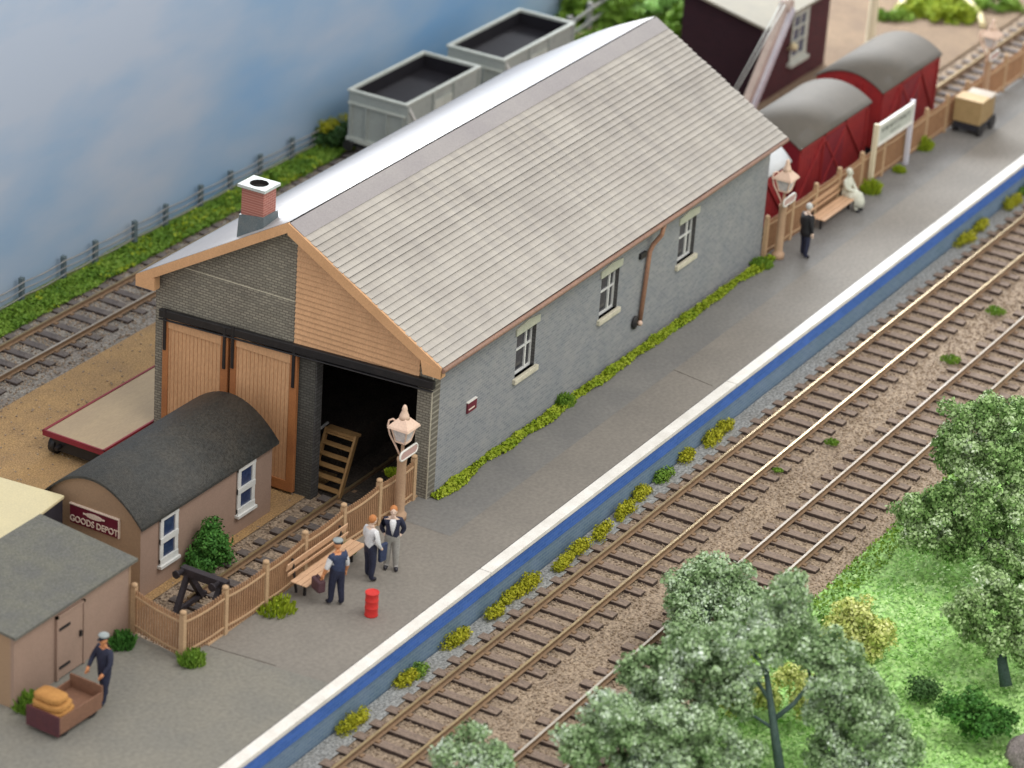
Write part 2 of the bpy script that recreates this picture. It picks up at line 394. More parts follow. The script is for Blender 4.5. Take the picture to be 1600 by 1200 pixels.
# ------------------------------------------------------------------ setting: ground
GZ = -1.15
def sheet(name, pts, z, m, kind='structure', parent=None, sub=None):
    mb = MB(); mb.add([(x, y, z) for x, y in pts], [list(range(len(pts)))], m)
    o = mb.build(name, parent)
    if not parent: o['kind'] = kind
    return o
def rough_sheet(name, x0, x1, y0, y1, zf, m, step=.5):
    nx = int((x1-x0)/step); ny = int((y1-y0)/step); vs = []; fs = []
    for j in range(ny+1):
        for i in range(nx+1):
            x = x0+(x1-x0)*i/nx; y = y0+(y1-y0)*j/ny; vs.append((x, y, zf(x, y)))
    for j in range(ny):
        for i in range(nx):
            a = j*(nx+1)+i; fs.append((a, a+1, a+nx+2, a+nx+1))
    mb = MB(); mb.add(vs, fs, m, True); o = mb.build(name, fixn=False); o['kind'] = 'structure'; return o
rough_sheet('ground', -40, 90, -45, 30, lambda x, y: GZ-.14+(-.35 if (-10.2 > y) else 0)+.02*noise.noise(Vector((x, y, 0))), 'earth', 1.0)
rough_sheet('yard_ground', -30, 70, 3.8, 13.6, lambda x, y: GZ+.025*noise.noise(Vector((x*.8, y*.8, 3)))+.012, 'yard_earth', .5)
rough_sheet('garden_ground', 12, 70, 3.8, 13.6, lambda x, y: GZ+.02+.025*noise.noise(Vector((x*.8, y*.8, 3)))+.03, 'yard_brown', .5)
rough_sheet('trackbed', -30, 60, -10.2, -3.5, lambda x, y: GZ-.055+.02*noise.noise(Vector((x*1.3, y*1.3, 0)))+.03*noise.noise(Vector((x*4, y*4, 0))), 'ballast', .2)
rough_sheet('siding_trackbed', -20, 60, 13.3, 17.0, lambda x, y: GZ-.03+.02*noise.noise(Vector((x*1.3, y*1.3, 0)))+.04*noise.noise(Vector((x*4, y*4, 0))), 'ballast_grey', .2)
rough_sheet('yard_trackbed', -12, 60, .75, 3.9, lambda x, y: GZ-.04+.02*noise.noise(Vector((x*1.3, y*1.3, 5)))+.02*noise.noise(Vector((x*4, y*4, 2))), 'ballast', .2)
rough_sheet('platform_foot_ballast', -30, 60, -4.0, -3.4, lambda x, y: GZ+.0+.03*noise.noise(Vector((x*2, y*2, 0))), 'foot_ballast', .2)
# embankment in the foreground
def bank_z(x, y):
    t = max(0., min(1., (-9.9-y)/1.2)); e = t*t*(3-2*t)
    return GZ-.02+e*(.2+.3*noise.noise(Vector((x*.5, y*.5, 1)))+.2*noise.noise(Vector((x*1.5, y*1.5, 2)))+.1*noise.noise(Vector((x*3.5, y*3.5, 2))))-.03*(1-e)+(0 if y > -14 else (y+14)*.02)
rough_sheet('grass_bank_soil', -20, 30, -30, -9.9, bank_z, 'bank_green', .15)
rough_sheet('verge_soil', -20, 60, 16.7, 17.7, lambda x, y: GZ+.03+.12*max(0, min(1, (y-16.7)/.8))+.03*noise.noise(Vector((x, y, 0))), 'moss_green', .3)

# loose stones over the beds
def stones(name, areas, n, label):
    mb = MB()
    for _ in range(n):
        x0, x1, y0, y1, z, pal = random.choices(areas, [(a[1]-a[0])*(a[3]-a[2]) for a in areas])[0]
        x = random.uniform(x0, x1); y = random.uniform(y0, y1); r = random.uniform(.02, .05)
        a = random.uniform(0, PI); ca, sa = math.cos(a), math.sin(a)
        vs = []
        for px, py, pz in ((1, 0, -.5), (-.6, .8, -.5), (-.6, -.8, -.5), (.5, .5, .5), (-.7, .1, .6), (.4, -.6, .45)):
            px *= r*random.uniform(.7, 1.2); py *= r*random.uniform(.7, 1.2); pz *= r*random.uniform(.6, 1.1)
            vs.append((x+px*ca-py*sa, y+px*sa+py*ca, z+pz+r*.3))
        mb.add(vs, [(0, 2, 1), (3, 4, 5), (0, 1, 3), (1, 4, 3), (1, 2, 4), (2, 5, 4), (2, 0, 5), (0, 3, 5)], random.choice(pal))
    o = mb.build(name, fixn=False); tag(o, label, 'stones', kind='stuff'); return o
brn = ['stone_a', 'stone_a', 'stone_b', 'stone_c']; gry = ['stone_c', 'stone_b', 'stone_b']
stones('track_ballast', [(-13, 40, -10, -3.45, GZ-.05, brn)], 26000, 'brown stone chippings strewn over and between the two main line tracks')
stones('siding_ballast', [(-1, 20, 13.5, 16.8, GZ-.02, gry), (-9, 2, .8, 3.8, GZ-.03, ['stone_b', 'stone_c', 'stone_a']), (34, 50, 1, 4, GZ-.02, brn)], 9000, 'grey stone chippings around the back siding and yard track')
stones('yard_grit', [(-8, 12, 8, 13.5, GZ+.01, ['stone_b', 'stone_a']), (32, 50, 4, 9, GZ+.01, brn), (-8, 0, 3.4, 4.4, GZ, brn)], 1600, 'coarse grit scattered over the sandy yard')

# ------------------------------------------------------------------ platform
pm = MB()
PB = [(-30, -3.09), (60, -3.09), (60, .6), (-.25, .6), (-9.9, .3), (-10.75, .45), (-10.5, 2.2), (-10.4, 5.2), (-30, 5.2)]
pm.prism(PB, GZ-.1, -.004, 'tarmac', 'xy')
platform = struct(pm.build('platform'))
pf = MB(); pf.box(-30, 60, -3.36, -3.1, GZ-.1, -.14, 'platform_brick'); pf.build('platform_wall', platform)
sheet('tarmac_panel', [(-1.6, -1.55), (60, -1.35), (60, .55), (-1.6, .55)], .0, 'tarmac_dark', parent=platform)
sheet('tarmac_panel', [(-30, -3.06), (-9.62, -3.06), (-9.95, .25), (-10.7, .45), (-10.5, 2.2), (-10.4, 5.1), (-30, 5.1)], .0, 'tarmac_end', parent=platform)
mb = MB()
for x0, x1 in ((-30, -2.66), (-2.63, 11.2), (11.225, 26), (26.02, 60)):
    mb.box(x0, x1, -3.43, -3.09, -.11, .02, 'white_paint')
cp = mb.build('coping', platform, bevel=.012)
mb = MB(); mb.box(-30, 60, -3.385, -3.1, -.56, -.12, 'blue_fringe'); mb.build('coping_shade_band', platform)  # band added to carry the painted fringe and shade below the coping
mb = MB(); mb.box(-30, 60, -3.087, -3.065, -.02, .003, 'black_paint'); mb.build('joint_strip', platform)
mb = MB(); mb.bar((-9.9, .2, .001), (-9.7, -1.6, .001), .03, .004, 'joint_brown'); mb.bar((10.95, -1.5, .003), (10.7, -2.9, .001), .025, .004, 'joint_brown'); mb.build('slab_joint', platform)

# ------------------------------------------------------------------ tracks
G = 1.254
def track(label, yc, x0, x1, ztop, sp=.73, slen=2.3, m='sleeper', topm=('rail_top', 'rail_top'), phase=0):
    t = thing('railway_track', label, 'railway track', (x0, yc, ztop-.2))
    n = int((x1-x0)/sp); n = min(n, 100)
    for k in range(n):
        x = phase+k*sp+random.uniform(-.02, .02); j = random.uniform(-.03, .03)
        mb = MB(); mb.box(-.145, .145, -slen/2, slen/2, -.12, .03, 'sleeper_side_shade'); mb.box(-.135, .14, -slen/2+.01, slen/2-.01, .02, .046, m)
        for s in (-1, 1):
            for e in (-.13, .13): mb.box(-.07, .07, s*G/2+e-.05, s*G/2+e+.05, .045, .085, 'rail_rust')
        o = mb.build('sleeper', t, (x, j, random.uniform(-.012, .006)), random.uniform(-.008, .008))
    for i, s in enumerate((-1, 1)):
        mb = MB(); L = x1-x0
        prof = [(-.07, .045), (.07, .045), (.07, .06), (.015, .08), (.015, .155), (.036, .165), (.036, .192), (-.036, .192), (-.036, .165), (-.015, .155), (-.015, .08), (-.07, .06)]
        mb.prism([(s*G/2+a, b) for a, b in prof], 0, L, 'rail_rust')
        mb.box(0, L, s*G/2-.034, s*G/2+.034, .1925, .2, topm[i])
        mb.build('rail', t)
    return t
track('main line track running beside the platform edge', -5.02, -14, 58, -.956)
track('outer main line track nearest the trees on the grass bank', -8.22, -14, 58, -.956, topm=('rail_top_bright', 'rail_top_bright'), phase=.3)
track('back siding track between the goods shed and the post fence', 15.35, -4, 60, -.956, m='sleeper_grey', topm=('rail_top_bright', 'rail_top'), sp=.76)
track('yard track running through the goods shed to the buffer stop', 2.35, -6.9, 60, -.956, m='sleeper_grey', sp=.76)

# ------------------------------------------------------------------ goods shed
AX, TH = -.23, .0089
shed = thing('goods_shed', 'large grey stone goods shed with pale slatted roof and orange doors', 'goods shed', (AX, 0, 0), TH)
SL, SW, WT = 20.14, 8.85, .22
RZ, EZ = 6.9, 4.12     # ridge and eave heights
def roofz(y): return RZ-(abs(y-SW/2))*(RZ-EZ)/(SW/2+.4)
mb = MB()
wins = [(4.42, 5.5), (9.24, 10.32), (14.1, 15.18)]
WZ0, WZ1 = 1.86, 3.16
xs = [0]
for a, b in wins: xs += [a, b]
xs.append(SL); top = roofz(0)-.1
for i in range(len(xs)-1):
    if i % 2 == 0: mb.box(xs[i], xs[i+1], 0, WT, GZ-.1, top, 'side_brick')
    else:
        mb.box(xs[i], xs[i+1], 0, WT, GZ-.1, WZ0, 'side_brick'); mb.box(xs[i], xs[i+1], 0, WT, WZ1, top, 'side_brick')
wside = mb.build('side_wall', shed)
mb = MB(); mb.box(0, SL, SW-WT, SW, GZ-.1, top, 'side_brick'); mb.build('side_wall', shed)
mb = MB(); mb.prism([(WT, GZ), (SW-WT, GZ), (SW-WT, top), (SW/2, RZ-.25), (WT, top)], SL-WT, SL, 'side_brick'); mb.build('end_wall', shed)
# front wall: stone, with the opening at the right
def bl(y): return 3.56-.042*y       # beam top line
mb = MB()
mb.prism([(WT*0-.004, GZ-.1), (.47, GZ-.1), (.47, 4.36), (-.004, 4.1)], -.008, .35, 'front_stone')
mb.prism([(3.65, GZ-.1), (4.3, GZ-.1), (4.3, 3.1), (3.65, 3.1)], -.004, .35, 'pier_stone_shade')
mb.prism([(4.3, GZ-.1), (SW+.004, GZ-.1), (SW+.004, roofz(SW)-.1), (SW/2, RZ-.2), (4.3, RZ-.3), ], -.004, .35, 'front_stone')
fw = mb.build('front_wall', shed)
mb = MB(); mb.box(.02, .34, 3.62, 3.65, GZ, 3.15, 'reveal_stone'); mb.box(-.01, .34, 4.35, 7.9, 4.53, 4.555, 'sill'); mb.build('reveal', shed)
mb = MB(); mb.box(-.016, -.002, 0.0, .035, 0, 3.9, 'sill'); mb.build('corner_strip', shed)
# boarded gable half: overlapping horizontal boards
mb = MB(); z = 3.36; bh = .15
def yl(zz): # left limit
    return 4.3
def yr(zz): # lower right limit .42, then under the roof
    if zz < 4.36: return .42
    return SW/2-(RZ-.2-zz)/((RZ-EZ)/(SW/2+.4))
while z < 6.75:
    y0, y1 = yr(z+bh), 4.32
    if z < 3.56:    # first boards stop on the sloping beam
        y0 = .42
        ylim = min(4.32, max(.5, 4.32))
    if y1-y0 > .05:
        zb = z
        mb.box(-.03, .09, y0+.003, y1-.003, zb-.012, zb+.02, 'board_gap_shade')
        zb += .022; bh0 = bh; bh_ = bh-.022
        mb.add([(-.075, y0, zb), (-.075, y1, zb), (-.035, y1, zb+bh_), (-.035, y0, zb+bh_), (.1, y0, zb), (.1, y1, zb), (.1, y1, zb+bh_), (.1, y0, zb+bh_)],
               [(0, 3, 2, 1), (4, 5, 6, 7), (0, 1, 5, 4), (2, 3, 7, 6), (0, 4, 7, 3), (1, 2, 6, 5)], 'orange_wood')
    z += bh
mb.build('gable_boards', shed)
# the black sliding door beam
mb = MB(); mb.prism([(-.1, bl(-.1)-.24), (8.62, bl(8.62)-.24), (8.62, bl(8.62)), (-.1, bl(-.1))], -.2, -.06, 'black_iron')
mb.prism([(-.1, bl(-.1)-.3), (8.62, bl(8.62)-.3), (8.62, bl(8.62)-.26), (-.1, bl(-.1)-.26)], -.24, -.16, 'black_iron')
mb.build('door_rail', shed, bevel=.02)
# two sliding doors
for (ya, yb_) in ((6.36, 8.5), (4.13, 6.27)):
    mb = MB(); zt = bl((ya+yb_)/2)-.28; zb = -1.05
    n = 17; w = (yb_-ya)/n
    for k in range(n): mb.box(-.13, -.06, ya+k*w+.008, ya+(k+1)*w-.008, zb, zt, 'orange_wood')
    mb.box(-.125, -.055, ya, yb_, zb, zt, 'orange_dark')
    dr = mb.build('sliding_door', shed)
    mb = MB(); mb.box(-.17, -.132, ya+.0, ya+.22, zb, zt, 'orange_dark'); mb.box(-.17, -.132, yb_-.18, yb_, zb, zt, 'orange_dark')
    mb.box(-.168, -.13, ya+.22, yb_-.18, zt-.28, zt, 'orange_wood'); mb.box(-.17, -.132, ya+.22, yb_-.18, zb, zb+.3, 'orange_dark')
    mb.build('door_frame', dr, bevel=.01)
    for yy in (ya+.1, yb_-.08):
        mb = MB(); mb.box(-.215, -.172, yy-.045, yy+.045, zt-.95, zt+.3, 'black_iron'); mb.build('hanger', dr, bevel=.012)
# inside
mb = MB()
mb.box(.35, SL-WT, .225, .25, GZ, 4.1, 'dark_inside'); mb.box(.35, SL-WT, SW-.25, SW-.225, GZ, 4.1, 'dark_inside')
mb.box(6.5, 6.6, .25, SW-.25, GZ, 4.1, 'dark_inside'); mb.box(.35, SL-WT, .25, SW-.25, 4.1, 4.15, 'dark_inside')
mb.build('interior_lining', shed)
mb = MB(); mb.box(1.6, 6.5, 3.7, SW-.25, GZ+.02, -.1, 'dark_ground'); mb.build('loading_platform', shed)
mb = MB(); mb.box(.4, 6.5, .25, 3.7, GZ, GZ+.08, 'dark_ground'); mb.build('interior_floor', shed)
# windows
for a, b in wins:
    mb = MB(); mb.box(a, b, .17, .19, WZ0, WZ1, 'glass_dark'); w = mb.build('window', shed)
    mb = MB(); f = .05
    for (p, q) in ((a, a+f), (b-f, b), ((a+b)/2-.02+.2, (a+b)/2+.04+.2)): mb.box(p, q, .12, .169, WZ0, WZ1, 'frame_white')
    for (p, q) in ((WZ0, WZ0+f), (WZ1-f, WZ1), ((WZ0+WZ1)/2+.05, (WZ0+WZ1)/2+.09)): mb.box(a+f, b-f, .122, .168, p, q, 'frame_white')
    mb.build('frame', w)
    mb = MB(); mb.prism([(a-.1, WZ1), (b+.12, WZ1), (b+.12, WZ1+.22), ((a+b)/2, WZ1+.3), (a-.1, WZ1+.22)], -.05, .1, 'lintel', 'xz'); mb.build('lintel', w, bevel=.015)
    mb = MB(); mb.box(a-.1, b+.12, -.1, .12, WZ0-.16, WZ0, 'sill'); mb.build('sill', w, bevel=.02)
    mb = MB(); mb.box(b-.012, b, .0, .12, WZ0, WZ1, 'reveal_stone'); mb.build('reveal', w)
# roof, near side: stepped slate courses
X0, X1 = -.36, SL+.12
sl = (RZ-EZ)/(SW/2+.4); run = math.hypot(RZ-EZ, SW/2+.4); uy = -(SW/2+.4)/run; uz = -(RZ-EZ)/run
ny, nz = uz, -uy      # outward normal of the near slope is (0, uz, -uy) -> y negative, z positive
def RP(x, s, h): return (x, SW/2+uy*s+uz*h, RZ+uz*s-uy*h)
mb = MB(); NC = 25; s0 = .52; cl = (run-s0)/NC
for k in range(NC):
    a = s0+k*cl; b2 = a+cl+.03; jx = random.uniform(-.03, .03); th = .06+random.uniform(-.012, .014)
    mb.add([RP(X0+jx, a, .012), RP(X1+jx, a, .012), RP(X1+jx, b2, th), RP(X0+jx, b2, th), RP(X0+jx, a, -.04), RP(X1+jx, a, -.04), RP(X1+jx, b2, 0), RP(X0+jx, b2, 0)],
           [(0, 1, 2, 3), (7, 6, 5, 4), (0, 4, 5, 1), (0, 3, 7, 4), (1, 5, 6, 2)], 'slate_rows')
    mb.add([RP(X1+jx, b2, th), RP(X0+jx, b2, th), RP(X1+jx, b2, 0), RP(X0+jx, b2, 0)], [(1, 0, 2, 3)], 'slate_edge_shade')
roof = mb.build('roof', shed)
mb = MB()
mb.add([RP(X0, .02, .05), RP(X1, .02, .05), RP(X1, s0+.03, .045), RP(X0, s0+.03, .045), RP(X0, .02, -.02), RP(X1, .02, -.02), RP(X1, s0+.03, 0), RP(X0, s0+.03, 0)],
       [(0, 1, 2, 3), (7, 6, 5, 4), (0, 4, 5, 1), (3, 2, 6, 7), (0, 3, 7, 4), (1, 5, 6, 2)], 'roof_mauve')
mb.build('ridge_strip', roof)
# roof, far side: plain glossy card, bowed near the ridge to catch the highlight lamp
ang = [19, 20, 22, 25, 30, 34, 36, 36, 36, 36, 36, 36]
nA = len(ang); step = (SW/2+.4)/nA; tot = sum(math.tan(math.radians(q))*step for q in ang); drop = RZ+.05-EZ-.02
zc = RZ+.05; yy = SW/2; prof = [(yy, zc, 0)]
acc = 0
for i_, q in enumerate(ang):
    yy += step; acc += math.tan(math.radians(q))*step; chord = drop*(i_+1)/nA
    prof.append((yy, RZ+.05-chord, chord-acc*drop/tot))
FARPTS = [(p[0], p[1]) for p in prof]
stn = [X0+(X1-X0)*i_/20 for i_ in range(21)]
def bow(x):
    t_ = (x-X0)/(X1-X0); return min(1, (t_*9)**.8)*(1-.55*max(0, t_-.25)/.75)
vs = []; fs = []
for dz in (0, -.06):
    for x in stn:
        for (py, pz, bg_) in prof: vs.append((x, py, pz+bg_*1.15*bow(x)+dz))
m1 = nA+1; tot_ = len(stn)*m1
for i_ in range(len(stn)-1):
    for k in range(nA):
        a = i_*m1+k; fs.append((a, a+m1, a+m1+1, a+1)); fs.append((tot_+a+1, tot_+a+m1+1, tot_+a+m1, tot_+a))
for i_ in range(len(stn)-1): a = i_*m1+nA; fs.append((a, a+m1, tot_+a+m1, tot_+a))
mb = MB(); mb.add(vs, fs, 'roof_gloss', True); fr = mb.build('roof_slope', roof)
# barge boards and eave returns on the front gable
mb = MB(); bw = .34
mb.add([(X0-.05, SW/2, RZ+.03), (X0-.05, -.42, EZ+.02), (X0-.05, -.42, EZ+.02-bw*.9), (X0-.05, SW/2, RZ+.03-bw)]+[(X0+.03, SW/2, RZ+.03), (X0+.03, -.42, EZ+.02), (X0+.03, -.42, EZ+.02-bw*.9), (X0+.03, SW/2, RZ+.03-bw)],
       [(0, 1, 2, 3), (7, 6, 5, 4), (0, 4, 5, 1), (3, 2, 6, 7), (1, 5, 6, 2), (0, 3, 7, 4)], 'barge_wood')
mb.prism([(-.42, EZ-.3), (.12, EZ-.3), (.2, EZ+.1), (-.42, EZ-.05)], X0-.055, X0+.2, 'barge_wood')
mb.build('barge_board', shed)
mb = MB()
fv = [(X0-.05, p[0], p[1]-.01) for p in FARPTS]; lv = [(X0-.05, p[0], p[1]-.01-bw*.85) for p in FARPTS]
fv2 = [(X0+.03, p[0], p[1]-.01) for p in FARPTS]; lv2 = [(X0+.03, p[0], p[1]-.01-bw*.85) for p in FARPTS]
allv = fv+lv+fv2+lv2; n = len(fv); ff = []
for i in range(n-1):
    ff += [(i, n+i, n+i+1, i+1), (2*n+i, 2*n+i+1, 3*n+i+1, 3*n+i), (i, i+1, 2*n+i+1, 2*n+i), (n+i, 3*n+i, 3*n+i+1, n+i+1)]
mb.add(allv, ff, 'barge_wood')
ye = SW+.4
mb.prism([(ye, EZ-.32), (ye-.62, EZ-.32), (ye-.62, EZ+.05), (ye, EZ-.02)], X0-.055, X0+.2, 'barge_wood')
mb.build('barge_board', shed)
mb = MB(); mb.box(X0+.05, X1-.05, -.4, .0, EZ-.2, EZ-.03, 'gutter_brown'); mb.build('soffit', shed)
mb = MB(); mb.tube([(X0, -.45, EZ-.07), (4, -.46, EZ-.09), (9, -.45, EZ-.1), (14, -.46, EZ-.1), (X1, -.45, EZ-.07)], .075, 'gutter_brown', 8); mb.build('gutter', shed)
mb = MB(); mb.tube([(12.15, -.42, 3.95), (12.15, -.36, 3.6), (12.1, -.14, 3.25), (12.0, -.1, 3.05), (11.75, -.09, .78)], .07, 'pipe_brown', 8)
dp = mb.build('downpipe', shed)
mb = MB(); mb.box(11.5, 11.85, -.08, .0, 2.95, 3.12, 'black_iron'); mb.build('bracket', dp)
mb = MB(); mb.ball((11.5, -.06, .95), .17, 'black_iron', 10, (1, .4, 1.3)); mb.ball((11.62, -.17, .92), .08, 'lamp_pink', 8); mb.build('drain_box', dp)
# small sign by the front corner
mb = MB(); mb.box(1.82, 2.3, -.05, -.002, 1.82, 2.12, 'maroon'); sg = mb.build('wall_plate', shed); sg['label'] = 'small maroon enamel plate with pale lines'
mb = MB(); mb.box(1.82, 2.3, -.062, -.0, 2.122, 2.15, 'white_paint'); mb.box(1.87, 2.18, -.058, -.051, 1.9, 1.94, 'sign_cream'); mb.build('lettering', sg)
# chimney
mb = MB(); mb.box(-.08, .52, 5.42, 6.12, 6.1, 7.38, 'chimney_brick'); ch = mb.build('chimney', roof, bevel=.01)
mb = MB()
cx_, cy_ = .22, 5.77; ring = []; m_ = 24
for k in range(m_):
    a = 2*PI*k/m_; ring.append((cx_+.25*math.cos(a), cy_+.26*math.sin(a)))
sq = []
for k in range(m_):
    a = 2*PI*k/m_; t_ = 1/max(abs(math.cos(a)), abs(math.sin(a))); sq.append((cx_+.38*t_*math.cos(a), cy_+.43*t_*math.sin(a)))
vs = [(x, y, 7.5) for x, y in ring]+[(x, y, 7.5) for x, y in sq]+[(x, y, 7.42) for x, y in sq]+[(x, y, 7.2) for x, y in ring]
fs = []
for k in range(m_):
    q = (k+1) % m_; fs += [(k, m_+k, m_+q, q), (m_+k, 2*m_+k, 2*m_+q, m_+q)]
mb.add(vs, fs, 'chimney_cap')
mb.add([(x, y, 7.5) for x, y in ring]+[(x, y, 7.385) for x, y in ring], [(k, (k+1) % m_, m_+(k+1) % m_, m_+k) for k in range(m_)]+[[m_+k for k in range(m_)]], 'dark_inside')
mb.build('cap', ch, fixn=False)
mb = MB(); mb.add([(x, y, z) for x, y, z in ((-.15, 5.34, 6.2), (.58, 5.34, 6.2), (.58, 6.2, 5.8), (-.15, 6.2, 5.8), (-.12, 5.38, 6.72), (.56, 5.38, 6.72), (.56, 6.16, 6.62), (-.12, 6.16, 6.62))],
      [(0, 1, 5, 4), (1, 2, 6, 5), (2, 3, 7, 6), (3, 0, 4, 7), (0, 3, 2, 1), (4, 5, 6, 7)], 'flashing'); mb.build('flashing', ch)

# weathered steps in the doorway
st = thing('wooden_steps', 'brown wooden steps with open treads standing in the dark shed doorway', 'steps', (.1, 2.95, GZ+.05))
for yy in (0, .95):
    mb = MB(); mb.bar((0, yy, .02), (.75, yy, 1.62), .07, .16, 'step_wood', up=(1, 0, 0)); mb.build('stringer', st, bevel=.01)
for k in range(6):
    mb = MB(); t_ = .1+k*.17
    mb.box(.75*t_-.1, .75*t_+.09, .03, .92, 1.6*t_-.02, 1.6*t_+.03, 'step_wood'); mb.build('tread', st, bevel=.008)
mb = MB(); mb.box(.68, .95, -.02, .97, 1.55, 1.62, 'step_wood'); mb.build('landing', st)
mb = MB(); mb.bar((.95, 1.05, 1.65), (.0, 1.25, 1.35), .05, .05, 'lean_grey'); pl = mb.build('pole', st)

# ------------------------------------------------------------------ huts
def sash(parent, x0, x1, z0, z1, y, glass='glass_blue'):
    mb = MB(); mb.box(x0, x1, y-.02, y+.0, z0, z1, glass); w = mb.build('window', parent)
    mb = MB(); f = .1
    mb.box(x0-.04, x0+f, y-.06, y-.022, z0, z1, 'frame_white'); mb.box(x1-f, x1+.04, y-.06, y-.022, z0, z1, 'frame_white')
    for p, q in ((z0-.05, z0+.12), ((z0+z1)/2-.1, (z0+z1)/2+.06), (z1-.1, z1+.04)): mb.box(x0-.04, x1+.04, y-.075, y-.021, p, q, 'frame_white')
    mb.build('frame', w)
    mb = MB(); mb.box(x0-.08, x1+.08, y-.13, y-.0, z0-.13, z0-.052, 'frame_white'); mb.build('sill', w)
hut = thing('barrel_roofed_hut', 'long brown hut with dark curved roof and a maroon name board', 'hut', (-7.43, 4.1, GZ))
HL, HW = 5.9, 2.95; HZ = 2.1; AZ = 2.98
def arc(y, over=0): # roof profile height
    t_ = (y-HW/2)/(HW/2+.12); return HZ-.06+(AZ-HZ+.06)*(1-t_*t_)
ys = [i*HW/12 for i in range(13)]
mb = MB()
mb.box(0, HL, 0, .1, 0, arc(0), 'hut_brown'); mb.box(0, HL, HW-.1, HW, 0, arc(HW), 'hut_brown')
build_each(mb, 'wall', hut)
mb = MB(); prof = [(.004, 0), (HW-.004, 0)]+[(min(HW-.004, max(.004, y)), arc(y)) for y in ys[::-1]]
mb.prism(prof, -.004, .1, 'hut_end'); mb.prism(prof, HL-.1, HL+.004, 'hut_end'); build_each(mb, 'end_wall', hut)
mb = MB(); yo = [-.13+(HW+.26)*i/16 for i in range(17)]
prof = [(y, arc(y)+.01) for y in yo]+[(y, arc(y)+.08) for y in yo[::-1]]
mb.prism(prof, -.13, HL+.13, 'barrel_roof')
rf = mb.build('roof', hut); 
for p in rf.data.polygons: p.use_smooth = abs(p.normal.x) < .5 and p.normal.z > .2
sash(hut, .82, 1.52, .68, 2.0, 0); sash(hut, 4.28, 5.0, .66, 1.98, 0)
mb = MB(); mb.box(-.06, -.006, .66, 2.18, 1.56, 2.08, 'maroon'); sgn = mb.build('sign_board', hut)
mb = MB(); mb.box(-.075, -.002, .64, 2.2, 2.082, 2.11, 'sign_cream'); mb.box(-.07, -.004, .63, .658, 1.56, 2.08, 'sign_cream'); mb.build('sign_edge', sgn)
text('lettering', 'GOODS DEPOT', .245, 'sign_cream', sgn, (-.066, 1.42, 1.69), (PI/2, 0, -PI/2), .006, .88)
mb = MB()
el = [(1.42+.27*math.cos(a), 1.93+.075*math.sin(a)) for a in [2*PI*k/24 for k in range(24)]]
mb.prism(el, -.072, -.061, 'sign_cream'); mb.box(-.0735, -.061, 1.08, 1.76, 1.91, 1.955, 'sign_cream'); mb.build('emblem', sgn)
mb = MB(); mb.box(-.9, 0, 2.0, 3.0, 1.42, 1.47, 'hut_end'); 
# flat roofed store on the platform end
sto = thing('platform_store', 'low brown store with sloping felt roof and plank door on the platform end', 'hut', (-14.96, 2.2, 0))
SLn, SWd = 4.5, 2.7
mb = MB(); mb.box(0, SLn, 0, .1, 0, 1.93, 'hut_brown'); mb.box(0, SLn, SWd-.1, SWd, -1.1, 2.18, 'hut_brown'); build_each(mb, 'wall', sto)
for x in (0, SLn-.1):
    mb = MB(); mb.prism([(.1, -.0), (SWd-.1, -.0), (SWd-.1, 2.18), (.1, 1.94)], x, x+.1, 'hut_end'); mb.build('end_wall', sto)
mb = MB(); mb.prism([(-.14, 1.94), (SWd+.12, 2.2), (SWd+.12, 2.27), (-.14, 2.01)], -.12, SLn+.12, 'felt_roof'); rf2 = mb.build('roof', sto)
mb = MB(); mb.box(SLn-.06, SLn+.006, -.01, .06, 0, 1.93, 'hut_end'); mb.build('corner_board', sto)
mb = MB(); mb.box(1.62, 2.56, -.045, -.002, .04, 1.68, 'hut_brown')
door = mb.build('door', sto)
mb = MB(); mb.box(1.54, 1.61, -.07, -.001, .02, 1.76, 'hut_brown'); mb.box(2.57, 2.64, -.07, -.001, .02, 1.76, 'hut_brown'); mb.box(1.54, 2.64, -.07, -.001, 1.7, 1.76, 'hut_brown'); mb.build('door_frame', door)
for z in (.3, 1.35):
    mb = MB(); mb.box(1.63, 2.05, -.075, -.046, z, z+.06, 'black_iron'); mb.build('hinge', door)
mb = MB(); mb.box(2.42, 2.48, -.1, -.046, .85, 1.0, 'black_iron'); mb.build('handle', door)

# cream topped lorry behind the store
lr = thing('cream_lorry', 'cream roofed black vehicle half hidden behind the store roof', 'lorry', (-7.75, 6.25, GZ), .1)
mb = MB(); mb.box(-5.2, 0, 0, 2.1, 2.34, 2.44, 'cream_paint'); mb.build('roof', lr, bevel=.03)
mb = MB(); mb.box(-5.16, -.04, .04, 2.06, .75, 2.34, 'black_paint'); mb.build('body', lr)
for x in (-4.2, -1.2):
    for y in (.1, 1.8):
        mb = MB(); mb.tube([(0, -.1, 0), (0, .15, 0)], .42, 'black_iron', 16); mb.build('wheel', lr, (x, y, .42))

# flatbed trailer
ft = thing('flatbed_trailer', 'tan decked flatbed trailer with crimson edging and black wheels', 'trailer', (-2.55, 9.95, GZ))
mb = MB(); mb.box(0.06, 6, -.98, .98, .66, .72, 'deck_tan'); mb.build('deck', ft)
mb = MB(); mb.box(0, .06, -1.04, 1.04, .58, .75, 'crimson'); mb.box(.0, 6, -1.04, -.98, .58, .75, 'crimson'); mb.box(0, 6, .98, 1.04, .58, .75, 'crimson'); mb.build('edging', ft, bevel=.01)
mb = MB(); mb.box(.4, 5.6, -.35, .35, .45, .658, 'black_paint'); mb.box(.6, .8, -.95, .95, .3, .45, 'black_paint'); mb.build('chassis', ft)
mb = MB(); mb.box(.12, .95, -.8, .8, .2, .56, 'black_iron'); mb.build('bogie', ft)
for x in (.32, .85, 4.9):
    for y in (-.9, .7):
        mb = MB(); mb.tube([(0, 0, 0), (0, .2, 0)], .27, 'black_iron', 16); w = mb.build('wheel', ft, (x, y, .27))
